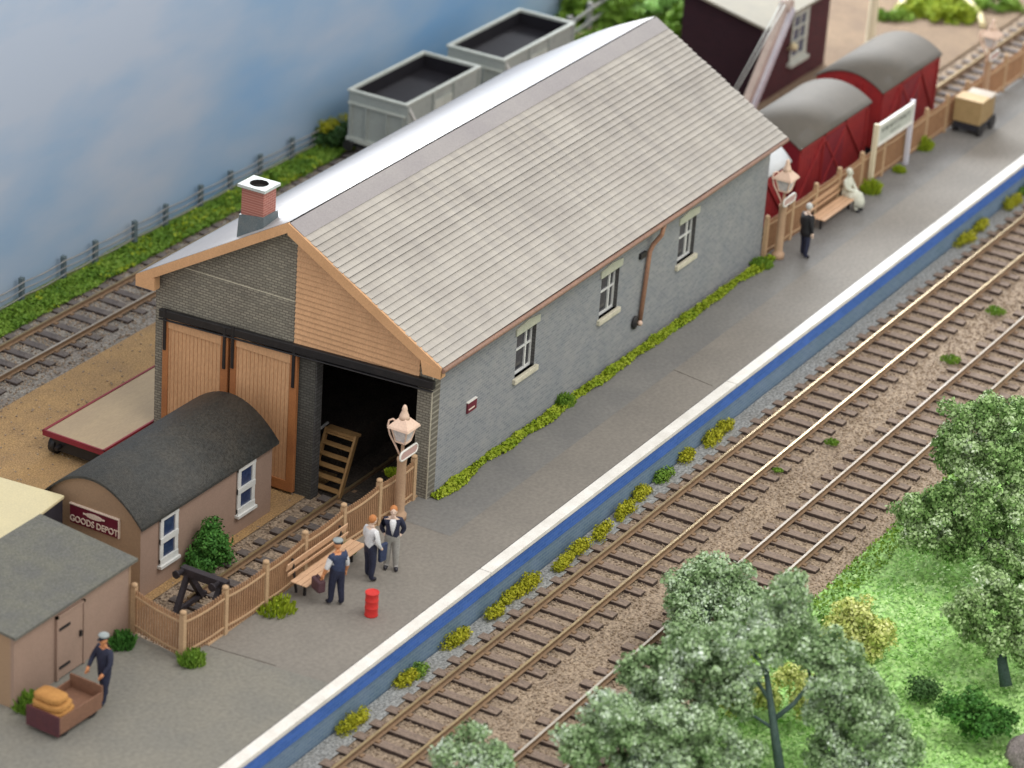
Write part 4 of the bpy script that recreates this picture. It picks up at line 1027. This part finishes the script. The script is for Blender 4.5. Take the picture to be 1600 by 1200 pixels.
carpet('verge_grass', 'bright green grass on the verge behind the back siding', 26000, (1, 22, 16.5, 17.38), lambda x, y: GZ+.03+.12*max(0, min(1, (y-16.7)/.8))+.16*max(0, noise.noise(Vector((x*1.2, y*2, 4)))), 'tuft_green', .055, 4)
carpet('verge_flowers', 'olive yellow growth dotted through the grass verge', 3500, (1, 22, 16.45, 17.38), lambda x, y: GZ+.06+.12*max(0, min(1, (y-16.7)/.8))+.16*max(0, noise.noise(Vector((x*1.2, y*2, 4)))), 'tuft_lime', .06, 14,
       lambda x, y: 1 if noise.noise(Vector((x*.8, y*1.5, 9))) > .12 else 0)
carpet('wall_grass', 'lime green grass strip growing along the foot of the goods shed wall', 15000, (-.1, 20.1, -.46, .0), lambda x, y: .02+.1*max(0, noise.noise(Vector((x*1.5, y*3, 4)))), 'tuft_lime', .05, 5,
       lambda x, y: 1 if y > -.2-.22*(.5+noise.noise(Vector((x*.6, 0, 0)))) else 0)
carpet('verge_grass', 'green growth along the foot of the bank beside the outer track', 7000, (-8, 14, -10.8, -9.9), lambda x, y: bank_z(x, y)+.03, 'tuft_green', .05, 6, lambda x, y: .5)

def tuft(name, label, p, r, h, m, n=260, group='grass tufts', seed=0, cat='grass tuft'):
    rnd = random.Random(seed); mb = MB()
    for _ in range(n):
        a = rnd.uniform(0, 2*PI); q = r*math.sqrt(rnd.random()); bx, by = q*math.cos(a), q*math.sin(a)
        hh = h*rnd.uniform(.3, 1.0)*(1-.5*(q/r)**2); lean = .5*h
        w = .03; b = rnd.uniform(0, PI)
        tx, ty = bx+math.cos(a)*lean*rnd.uniform(-.2, .8)*q/r, by+math.sin(a)*lean*rnd.uniform(-.2, .8)*q/r
        dx, dy = w*math.cos(b), w*math.sin(b)
        mb.add([(bx-dx, by-dy, 0), (bx+dx, by+dy, 0), (tx+dx*.6, ty+dy*.6, hh), (tx-dx*.6, ty-dy*.6, hh)], [(0, 1, 2, 3)], m)
    leaves(mb, (0, 0, h*.35), r*.75, n//2, .035, m, (1, 1, h/r*.6), rnd, .2)
    o = mb.build(name, None, p, fixn=False); tag(o, label, cat, group); return o
W8 = [(548, 1130, .42, .3, 'olive'), (635, 1062, .28, .2, 'olive'), (650, 1050, .22, .2, 'green'), (708, 998, .36, .3, 'olive'), (772, 958, .26, .25, 'olive'), (800, 932, .3, .3, 'olive'), (826, 915, .32, .35, 'olive'), (878, 882, .3, .28, 'olive'), (905, 860, .34, .34, 'olive'), (940, 832, .3, .3, 'olive'), (975, 800, .34, .3, 'olive'), (1000, 772, .28, .25, 'olive'), (1032, 745, .24, .25, 'green'), (1072, 715, .24, .3, 'olive'), (1112, 688, .26, .3, 'olive'), (1128, 668, .24, .3, 'olive'), (1505, 375, .42, .3, 'olive'), (1530, 355, .3, .3, 'olive'), (1575, 318, .42, .35, 'olive'), (1595, 295, .4, .35, 'green')]
for i, (u, v, r, h, k) in enumerate(W8):
    p = at(u, v, GZ+.06); p.y = min(p.y, -3.42-r*.35)
    words = 'yellow olive weed clump at the platform foot' if k == 'olive' else 'green weed clump at the platform foot'
    n8 = ['leftmost', 'second from the left', 'third from the left', 'fourth from the left', 'fifth from the left', 'sixth from the left', 'seventh from the left', 'eighth from the left', 'ninth from the left', 'tenth from the left', 'eleventh from the left', 'twelfth from the left', 'thirteenth from the left', 'fourteenth from the left', 'fifteenth from the left', 'sixteenth from the left', 'fourth from the right', 'third from the right', 'second from the right', 'rightmost'][i]
    rnd = random.Random(300+i); mb = MB()
    for q in range(int(7+r*22)):
        cx = (q/(int(7+r*22)-1)*2-1)*r*1.1+rnd.uniform(-.03, .03); leaves(mb, (cx, rnd.uniform(-.12, .06), h*rnd.uniform(.15, .75)*(1-.4*(cx/r/1.35)**2)), rnd.uniform(.15, .21), 90, .035, 'tuft_'+k, (1.2, 1, .9), rnd, .3)
    o = mb.build('weed_clump', None, (p.x, p.y, GZ+.03), fixn=False); tag(o, words+', '+n8+' of the row', 'weed', 'weed clumps along the platform foot')
for i, (u, v, r, h, lab) in enumerate([(1555, 487, .34, .16, 'pale green tuft between the tracks at the right edge'), (1485, 563, .3, .16, 'small green tuft between the tracks right of centre'), (1300, 692, .22, .1, 'faint low green tuft between the main tracks, left of the two taller tufts'), (1215, 735, .15, .06, 'tiny flat green tuft between the two main tracks')]):
    p = at(u, v, GZ+.05); tuft('grass_tuft', lab, (p.x, p.y, GZ+.05), r, h, 'tuft_green', 160, 'tufts between the tracks', 40+i)
for i, (u, v, r, h, m_, lab) in enumerate([(432, 952, .5, .34, 'tuft_lime', 'wide lime grass tuft at the picket fence foot by the bench'), (300, 1035, .32, .42, 'tuft_green', 'green tuft at the corner post of the picket fence'), (192, 1010, .26, .5, 'leaf_rich', 'dark green weed at the store corner'), (48, 1105, .4, .45, 'tuft_green', 'green weed between the store wall and the luggage trolley'),
                                          (1190, 415, .36, .3, 'tuft_green', 'green weed at the far corner of the goods shed'), (880, 632, .3, .4, 'tuft_green', 'taller green weed halfway along the shed wall foot'), (1360, 300, .3, .55, 'tuft_lime', 'bright weed under the station name board post'), (1442, 232, .3, .5, 'tuft_lime', 'bright weed at the fence foot left of the luggage cart'), (1405, 268, .2, .25, 'tuft_lime', 'small weed at the fence foot under the name board'), (540, 862, .25, .3, 'tuft_green', 'small green tuft behind the end of the near bench'), (612, 742, .16, .25, 'tuft_lime', 'tiny lime tuft caught in the fence by the near lamp')]):
    p = at(u, v, 0); tuft('weed', lab, (p.x, p.y, 0), r, h, m_, 300, 'weeds along the back of the platform', 60+i, 'weed')
bb = thing('garden_bush', 'dense dark green bush against the long brown hut', 'bush', (-5.2, 3.62, GZ))
crown('foliage', bb, [(-5.2, 3.65, -.75, .42), (-5.15, 3.6, -.35, .36), (-5.05, 3.6, -.05, .24), (-4.85, 3.55, -.55, .34), (-5.45, 3.65, -.85, .3), (-4.75, 3.55, -.9, .34)], 'leaf_rich', size=.05, dens=110, base=(-5.2, 3.62, GZ), seed=21)
p = at(528, 232, GZ)
b2 = thing('lineside_bush', 'dark bush with olive top at the end of the siding fence', 'bush', (p.x, p.y, GZ))
crown('foliage', b2, [(p.x, p.y+.1, GZ+.5, .5), (p.x+.5, p.y, GZ+.45, .45), (p.x-.4, p.y+.2, GZ+.35, .4), (p.x+.9, p.y-.3, GZ+.3, .35)], 'leaf_dark', size=.06, dens=80, base=(p.x, p.y, GZ), seed=22)
mb = MB(); rnd = random.Random(5)
for k in range(12): leaves(mb, (rnd.uniform(-.6, .4), rnd.uniform(0, .3), rnd.uniform(.75, 1.05)), .25, 60, .05, 'tuft_olive', (1, 1, .6), rnd, .2)
b3 = mb.build('olive_leaves', b2, fixn=False)
# hedge behind the ridge
for i, (x, y, r, lab) in enumerate([(39.2, 16.6, 1.3, 'bright green hedge clump left of the shed ridge end'), (41.5, 15.2, 1.3, 'green hedge clump behind the shed ridge end'), (40.5, 12.8, 1.1, 'plain green hedge clump beside the dark brick hut'), (44.5, 16.5, 1.7, 'tall green hedge clump at the top edge behind the ridge')]):
    hb = thing('hedge', lab, 'hedge', (x, y, GZ), 0, 'hedge clumps behind the shed')
    crown('foliage', hb, [(x, y, GZ+r*.6, r*.9), (x+r*.8, y-.3, GZ+r*.5, r*.8), (x-r*.8, y+.3, GZ+r*.45, r*.7), (x, y-r*.7, GZ+.4, r*.7)], 'tuft_green' if i != 1 else 'leaf_bright', size=.1, dens=70, base=(x, y, GZ), seed=30+i)
carpet('rough_grass', 'green grass under the hedge behind the shed', 14000, (34, 48, 11, 18), lambda x, y: GZ+.05, 'tuft_green', .1, 12)
# garden with cream ring
gc = at(1468, -8, GZ)
gr = thing('cream_ring_kerb', 'curved cream kerb ring round the low green bushes at the top right', 'kerb', (gc.x, gc.y, GZ))
mb = MB(); pe = [at(1400, 22, GZ), at(1535, 38, GZ), at(1503, 0, GZ)]
kp = [at(u, v, GZ+.2)-Vector((gc.x, gc.y, GZ)) for u, v in ((1401, 24), (1407, 8), (1420, -14), (1448, -30), (1478, -26), (1500, -8), (1518, 8), (1530, 22), (1536, 40))]
mb.tube(kp, .13, 'cream_ring', 8); mb.build('kerb', gr)
for i, (u, v, r, lab) in enumerate([(1395, 25, .5, 'green clump left of the cream kerb ring'), (1450, 18, .85, 'olive clump inside the cream kerb ring, left one'), (1492, 24, .9, 'olive clump inside the cream kerb ring, right one'), (1465, 0, .8, 'olive clump in the ring at the top edge'), (1560, 8, .8, 'green clump right of the cream kerb ring')]):
    p = at(u, v, GZ+.2)
    g = thing('garden_shrub', lab, 'shrub', (p.x, p.y, GZ), 0, 'low shrubs in the garden')
    crown('foliage', g, [(p.x, p.y, GZ+.15, r*.8), (p.x+r*.6, p.y-.3, GZ+.1, r*.6), (p.x-r*.5, p.y+.5, GZ+.1, r*.6)], 'tuft_lime' if i not in (0, 4) else 'tuft_green', size=.07, dens=70, base=(p.x, p.y, GZ), seed=50+i)
# grey rock at the corner
rk = bmesh.new(); bmesh.ops.create_icosphere(rk, subdivisions=4, radius=1)
for v in rk.verts:
    v.co *= 1+.25*noise.noise(v.co*1.5)+.1*noise.noise(v.co*4); v.co.z *= 1.1
me = bpy.data.meshes.new('rock'); rk.to_mesh(me); rk.free(); me.materials.append(M['rock_grey'])
for p_ in me.polygons: p_.use_smooth = True
ro = bpy.data.objects.new('rock', me); COL.objects.link(ro); p = at(1612, 1195, GZ); ro.location = (p.x, p.y, GZ+.1); ro.scale = (.75, .6, .75)
tag(ro, 'grey rock jutting in at the bottom right corner', 'rock')

# ------------------------------------------------------------------ backdrop
mb = MB(); mb.box(-12, 38.9, 17.72, 17.9, -2, 9.6, SKY); sky = mb.build('sky'); sky['kind'] = 'structure'

# ------------------------------------------------------------------ people
def skin_mesh(verts, edges, radii, sub=1):
    me = bpy.data.meshes.new('tmp'); me.from_pydata(verts, edges, [])
    o = bpy.data.objects.new('tmp', me); COL.objects.link(o)
    md = o.modifiers.new('skin', 'SKIN'); md.use_smooth_shade = True
    for i, sv in enumerate(me.skin_vertices[0].data):
        r = radii[i]; sv.radius = r if isinstance(r, tuple) else (r, r); sv.use_root = (i == 0)
    if sub: s = o.modifiers.new('sub', 'SUBSURF'); s.levels = sub; s.render_levels = sub
    dg = bpy.context.evaluated_depsgraph_get(); m2 = bpy.data.meshes.new_from_object(o.evaluated_get(dg)); bpy.data.objects.remove(o)
    return m2
def person(label, loc, rotz, torso, arm, forearm, legm, skinm='skin_pale', pose='stand', hair=None, cap=None, armL=None, armR=None, stride=.1, jacket=None, scale=1., skirt=None, group=None, shirt=None):
    t = thing('person', label, 'person', loc, rotz, group or 'people on the platform'); t.scale = (scale,)*3
    sit = pose == 'sit'
    hz = .48 if sit else .93
    J = {}
    J['pel'] = (0, 0, hz); J['sp'] = (.02, 0, hz+.22); J['ch'] = (.01, 0, hz+.42); J['nk'] = (.01, 0, hz+.56); J['hb'] = (.03, 0, hz+.66)
    for s, n in ((1, 'L'), (-1, 'R')):
        J['sh'+n] = (0, s*.19, hz+.49)
        A = (armL if s == 1 else armR) or ((.0, s*.28, hz+.2), (.06, s*.27, hz-.04))
        J['el'+n], J['wr'+n] = A
        J['hp'+n] = (0, s*.1, hz-.03)
        if sit: J['kn'+n] = (.42, s*.12, hz+.0); J['an'+n] = (.44, s*.12, .09); J['to'+n] = (.6, s*.13, .04)
        else:
            f = stride*s; J['kn'+n] = (f*.5+.03, s*.11, .5); J['an'+n] = (f, s*.12, .1); J['to'+n] = (f+.17, s*.15, .04)
    order = list(J); idx = {k: i for i, k in enumerate(order)}
    E_ = [('pel', 'sp'), ('sp', 'ch'), ('ch', 'nk'), ('nk', 'hb')]
    for n in 'LR': E_ += [('ch', 'sh'+n), ('sh'+n, 'el'+n), ('el'+n, 'wr'+n), ('pel', 'hp'+n), ('hp'+n, 'kn'+n), ('kn'+n, 'an'+n), ('an'+n, 'to'+n)]
    R_ = dict(pel=.17, sp=.16, ch=.175, nk=.07, hb=.075)
    for n in 'LR': R_.update({'sh'+n: .1, 'el'+n: .072, 'wr'+n: .045, 'hp'+n: .13, 'kn'+n: .1, 'an'+n: .075, 'to'+n: .05})
    me = skin_mesh([J[k] for k in order], [(idx[a], idx[b]) for a, b in E_], [R_[k] for k in order])
    me.materials.clear()
    pal = [torso, arm, forearm, legm, 'shoe', skinm]
    for p in pal: me.materials.append(MATS[p])
    def segd(p, a, b):
        a = Vector(a); b = Vector(b); u = (p-a).dot(b-a)/max(1e-9, (b-a).length_squared); u = max(0, min(1, u)); return (p-(a+(b-a)*u)).length
    regs = []
    for a, b in E_:
        if a == 'nk' or a == 'hb': k = 5
        elif a.startswith('sh'): k = 1
        elif a.startswith('el'): k = 2
        elif a.startswith('hp') or a.startswith('kn'): k = 3
        elif a.startswith('an'): k = 4
        elif b.startswith('hp'): k = 3
        else: k = 0
        regs.append((a, b, k, max(R_[a], R_[b])))
    for p in me.polygons:
        c = p.center; best = min(regs, key=lambda r: segd(c, J[r[0]], J[r[1]])/r[3]); k = best[2]
        if k == 0 and c.z < hz+.02: k = 3
        if best[1] == 'nk' and c.z > hz+.53: k = 5
        p.material_index = k; p.use_smooth = True
    # head with face, hands with fingers, joined to the body mesh
    mb = MB(); hx, hzc = .05, hz+.765
    mb.ball((hx, 0, hzc), .105, skinm, 16, (1, .82, 1.22))
    mb.ball((hx+.11, 0, hzc-.01), .022, skinm, 8, (1, .7, 1.2))
    for s in (-1, 1):
        mb.ball((hx+.092, s*.035, hzc+.02), .012, 'shoe', 6); mb.ball((hx-.005, s*.088, hzc-.01), .026, skinm, 8, (.8, .4, 1.2))
    mb.ball((hx+.098, 0, hzc-.06), .02, 'totem_pink', 6, (.4, 1.1, .4)); mb.ball((hx+.03, 0, hzc-.1), .055, skinm, 8, (1, .8, .6))
    for n, s in (('L', 1), ('R', -1)):
        w = Vector(J['wr'+n]); e = Vector(J['el'+n]); dv = (w-e).normalized(); sd = dv.cross(Vector((1, 0, 0)))
        if sd.length < .2: sd = Vector((0, 1, 0))
        sd.normalize(); pc = w+dv*.055
        mb.tube([w-dv*.03, w+dv*.03, w+dv*.1], [.036, .045, .035], skinm, 8)
        nrm = dv.cross(sd)
        for k in range(4):
            o_ = nrm*((k-1.5)*.019); ln = (.06, .07, .066, .05)[k]
            b0 = w+dv*.09+o_; mb.tube([b0, b0+dv*ln*.6, b0+dv*ln+sd*(.02*-s)], [.011, .01, .007], skinm, 5)
        b0 = w+dv*.035+nrm*.04; mb.tube([b0, b0+nrm*.03+dv*.03, b0+nrm*.035+dv*.06], [.013, .012, .008], skinm, 5)
    tmp = mb.build('tmp'); bm = bmesh.new(); bm.from_mesh(me)
    off = []
    for mm in tmp.data.materials:
        nm = mm.name; names = [x.name for x in me.materials]
        if nm not in names: me.materials.append(mm); names.append(nm)
        off.append(names.index(nm))
    me2 = tmp.data
    for p in me2.polygons: p.material_index = off[p.material_index] if False else p.material_index
    base_v = len(bm.verts); bm.from_mesh(me2)
    bm.faces.ensure_lookup_table(); n0 = len(me.polygons)
    for i in range(n0, len(bm.faces)): bm.faces[i].material_index = off[bm.faces[i].material_index]; bm.faces[i].smooth = True
    bm.to_mesh(me); bm.free(); bpy.data.objects.remove(tmp)
    o = bpy.data.objects.new('body', me); COL.objects.link(o); o.parent = t; me.name = 'body'
    if shirt:
        mb = MB(); rows = [(hz+.56, .06, .1), (hz+.5, .085, .15), (hz+.42, .075, .19), (hz+.3, .05, .195), (hz+.14, .012, .185)]
        vs = [(x_, q*w_, z_) for z_, w_, x_ in rows for q in (-1, 0, 1)]
        mb.add([(x+(.012 if i % 3 == 1 else 0), y, z) for i, (x, y, z) in enumerate(vs)], [(3*i+a, 3*i+a+1, 3*i+a+4, 3*i+a+3) for i in range(4) for a in (0, 1)], shirt, True); so = mb.build('shirt', t); sm = so.modifiers.new('thick', 'SOLIDIFY'); sm.thickness = .02
    if hair:
        mb = MB(); mb.ball((hx-.022, 0, hzc+.035), .112, hair, 14, (.98, .9, 1.05)); mb.build('hair', t)
    if cap:
        mb = MB(); mb.lathe([(.1, .0), (.105, .04), (.135, .07), (.12, .1), (.03, .115)], cap, c=(hx-.01, 0, hzc+.05), n=16)
        mb.lathe([(.104, .005), (.109, .04)], 'navy', c=(hx-.01, 0, hzc+.05), n=16)
        mb.add([(hx+.05, -.08, hzc+.055), (hx+.05, .08, hzc+.055), (hx+.16, .05, hzc+.035), (hx+.16, -.05, hzc+.035)]+[(hx+.05, -.08, hzc+.065), (hx+.05, .08, hzc+.065), (hx+.16, .05, hzc+.045), (hx+.16, -.05, hzc+.045)], [(0, 1, 2, 3), (7, 6, 5, 4), (2, 6, 7, 3)], 'shoe')
        mb.build('cap', t)
    if jacket:
        mb = MB(); prof = [(.175, hz-.16), (.178, hz), (.165, hz+.2), (.19, hz+.4), (.16, hz+.52)]
        n = 20; vs = []; fs = []
        for r_, z_ in prof:
            for k in range(n+1):
                a = .35+(2*PI-.7)*k/n; vs.append((r_*.88*math.cos(a), r_*1.22*math.sin(a), z_))
        for i in range(len(prof)-1):
            for k in range(n): q = i*(n+1)+k; fs.append((q, q+1, q+n+2, q+n+1))
        mb.add(vs, fs, jacket, True); jo = mb.build('jacket', t); sm = jo.modifiers.new('thick', 'SOLIDIFY'); sm.thickness = .02
    if skirt:
        mb = MB(); mb.tube([(-.05, 0, hz+.02), (.2, 0, hz+.03), (.44, 0, hz+.0), (.48, 0, hz-.12), (.47, 0, .2)], [.19, .22, .2, .19, .2], skirt, 14); mb.build('skirt', t)
    return t
def facing(p, q): return math.atan2(q[1]-p[1], q[0]-p[0])
# porter pushing the trolley, his back to the camera
person('porter in navy uniform and grey cap pushing the luggage trolley', (-13.45, .72, 0), math.radians(170), 'navy', 'navy', 'navy', 'navy', 'skin_orange', cap='cap_grey', hair=None,
       armL=((.1, .3, 1.15), (.3, .24, .95)), armR=((.1, -.3, 1.15), (.3, -.24, .95)), stride=.16)
person('porter in navy waistcoat and white shirt sleeves carrying a brown bag', (-6.38, -1.14, 0), math.radians(62), 'navy_blue', 'white_cloth', 'skin_orange', 'navy', 'skin_orange', cap='cap_grey',
       armL=((.0, .29, 1.14), (.06, .36, .9)), stride=.07)
bg = MB(); bg.box(-.2, .2, -.11, .11, 0, .34, 'bag_brown'); bag = bg.build('brown_bag', None, (-6.62, -.75, .4), math.radians(62), bevel=.05)
tag(bag, 'dark brown bag hanging from the hand of the porter in shirt sleeves', 'bag')
mb = MB(); mb.tube([(-.1, 0, .34), (-.06, 0, .42), (.06, 0, .42), (.1, 0, .34)], .014, 'bag_brown', 6); mb.build('handle', bag)
person('ginger haired man in white shirt and navy trousers seen from the side', (-4.8, -1.1, 0), math.radians(-20), 'white_cloth', 'white_cloth', 'white_cloth', 'navy', 'skin_pale', hair='ginger',
       armL=((.02, .26, 1.14), (.24, .14, 1.02)), armR=((.03, -.27, 1.12), (.2, -.18, .92)), stride=.04)
cb_ = MB(); cb_.prism([(-.12, 0), (.12, .0), (.15, .5), (-.15, .5)], -.05, .05, 'navy_blue', 'xz'); coat = cb_.build('folded_coat', None, (-4.56, -1.32, .5), math.radians(-10), bevel=.03)
tag(coat, 'navy coat held folded over the arm of the man in the white shirt', 'coat')
person('man in open navy jacket, white shirt and grey trousers by the lamp', (-4.0, -1.25, 0), math.radians(210), 'navy', 'navy', 'navy', 'grey_trousers', 'skin_pale', hair='ginger', shirt='white_cloth',
       armL=((-.1, .3, 1.14), (-.06, .2, .98)), armR=((-.1, -.3, 1.14), (-.06, -.2, .98)), stride=.03)
person('grey haired guard in a long black coat beside the far bench', (20.8, -.9, 0), math.radians(-30), 'black_cloth', 'black_cloth', 'black_cloth', 'navy', 'skin_pale', hair='grey_hair', jacket='black_cloth', stride=.03)
person('seated figure in pale clothes at the right end of the far bench', (25.35, -.2, 0), math.radians(-90), 'dress_pale', 'dress_pale', 'dress_pale', 'dress_pale', 'dress_pale', pose='sit', hair='dress_pale', skirt='dress_pale',
       armL=((.1, .25, .78), (.3, .1, .68)), armR=((.1, -.25, .78), (.3, -.1, .68)))

# red drum
mb = MB(); mb.lathe([(.17, 0), (.175, .02), (.165, .05), (.165, .22), (.173, .235), (.165, .25), (.165, .42), (.173, .435), (.165, .45), (.165, .62), (.178, .64), (.178, .66), (.16, .66), (.158, .645)], 'drum_red', n=24)
dm = mb.build('red_drum', None, (-6.28, -2.12, 0)); tag(dm, 'bright red ribbed drum standing alone on the platform', 'drum')

# luggage trolley and sacks
tr = thing('luggage_trolley', 'maroon brown luggage trolley pushed by the porter', 'trolley', (-14.95, .98, 0), math.radians(-2))
mb = MB(); mb.box(-.45, 1.12, -.47, .47, .3, .36, 'trolley_brown'); mb.build('deck', tr)
mb = MB(); mb.box(-.5, -.45, -.48, .48, .1, .62, 'trolley_maroon'); mb.build('end_board', tr)
mb = MB(); mb.box(1.07, 1.12, -.48, .48, .36, .72, 'trolley_brown'); mb.build('end_rack', tr)
mb = MB(); mb.box(-.45, 1.07, -.48, -.44, .14, .56, 'trolley_brown'); mb.box(-.45, 1.07, .44, .48, .14, .56, 'trolley_brown'); build_each(mb, 'side_board', tr)
for x in (-.2, .8):
    for y in (-.4, .4):
        mb = MB(); mb.tube([(0, -.04, 0), (0, .04, 0)], .16, 'black_iron', 14); mb.build('wheel', tr, (x, y, .16))
def sack(label, loc, rz, s=(.42, .24, .12)):
    bm = bmesh.new(); bmesh.ops.create_icosphere(bm, subdivisions=3, radius=1)
    for v in bm.verts:
        c = v.co; m_ = (abs(c.x)**6+abs(c.y)**6+abs(c.z)**6)**(1/6); c /= m_**.85; c *= 1+.06*noise.noise(c*2); v.co = Vector((c.x*s[0], c.y*s[1], c.z*s[2]))
    me = bpy.data.meshes.new('sack'); bm.to_mesh(me); bm.free(); me.materials.append(M['sack'])
    for p_ in me.polygons: p_.use_smooth = True
    o = bpy.data.objects.new('sack', me); COL.objects.link(o); o.location = loc; o.rotation_euler = (0, 0, rz); tag(o, label, 'sack', 'sacks on the luggage trolley')
sack('orange tan sack on top of the pile on the trolley', (-15.08, 1.03, .86), math.radians(88), (.38, .26, .09))
sack('flattened sack in the middle of the pile on the trolley', (-15.06, 1.0, .69), math.radians(92), (.42, .32, .09))
sack('lowest sack lying on the trolley deck', (-15.04, 1.0, .51), math.radians(90), (.43, .38, .11))

# cart with crates
ct = thing('luggage_cart', 'black wheeled luggage cart carrying a tan crate by the far fence', 'cart', (34.0, -.72, 0))
mb = MB(); mb.box(0, 1.5, -.48, .48, .36, .46, 'black_paint'); mb.build('deck', ct)
mb = MB(); mb.box(.05, 1.45, -.42, .42, .2, .359, 'black_paint'); mb.build('chassis', ct)
for x in (.25, 1.25):
    for y in (-.45, .45):
        mb = MB(); mb.tube([(0, -.05, 0), (0, .05, 0)], .25, 'black_iron', 16); mb.build('wheel', ct, (x, y, .25))
mb = MB(); mb.bar((1.5, 0, .42), (1.85, 0, .75), .05, .05, 'black_iron'); mb.build('handle', ct)
mb = MB(); mb.box(-.35, .35, -.5, .5, 0, .82, 'crate_tan'); mb.box(-.37, .37, -.52, .52, .82, .86, 'crate_top'); tag(mb.build('tan_crate', None, (34.32, -.72, .462), 0, bevel=.01), 'tall tan crate with lighter lid on the front of the cart', 'crate')
mb = MB(); mb.box(-.3, .3, -.42, .42, 0, .75, 'crate_tan'); mb.box(-.31, .31, -.45, .45, .75, .82, 'parcel'); tag(mb.build('parcel_box', None, (35.05, -.75, .462), .06, bevel=.01), 'box with pinkish white top behind the tan crate on the cart', 'box')

# ------------------------------------------------------------------ lights
w = bpy.data.worlds.new('World'); scene.world = w; w.use_nodes = True
w.node_tree.nodes['Background'].inputs['Color'].default_value = (1, .975, .95, 1); w.node_tree.nodes['Background'].inputs['Strength'].default_value = .95
def area(name, loc, target, sx, sy, power, col=(1, 1, 1)):
    l = bpy.data.lights.new(name, 'AREA'); l.shape = 'RECTANGLE'; l.size = sx; l.size_y = sy; l.energy = power; l.color = col
    o = bpy.data.objects.new(name, l); COL.objects.link(o); o.location = loc
    v = Vector(target)-Vector(loc); o.rotation_euler = v.to_track_quat('-Z', 'Y').to_euler(); return o
area('hall_tube_lamp', (-2, -24, 38), (4, -6, 0), 40, 12, 10500, (1, .97, .9))
area('roof_highlight_lamp', (44, 34, 19), (8, 5, 6), 60, 7, 46000, (.93, .97, 1))  # unseen lamp added past the backdrop for the white highlight on the far roof

# ------------------------------------------------------------------ render settings
scene.render.engine = 'CYCLES'
vs_ = scene.view_settings
vs_.view_transform = 'Standard'; vs_.look = 'None'; vs_.gamma = 1; vs_.exposure = .12
vs_.use_curve_mapping = False
scene.render.filter_size = 2.4
scene.cycles.max_bounces = 6
scene.cycles.use_denoising = True
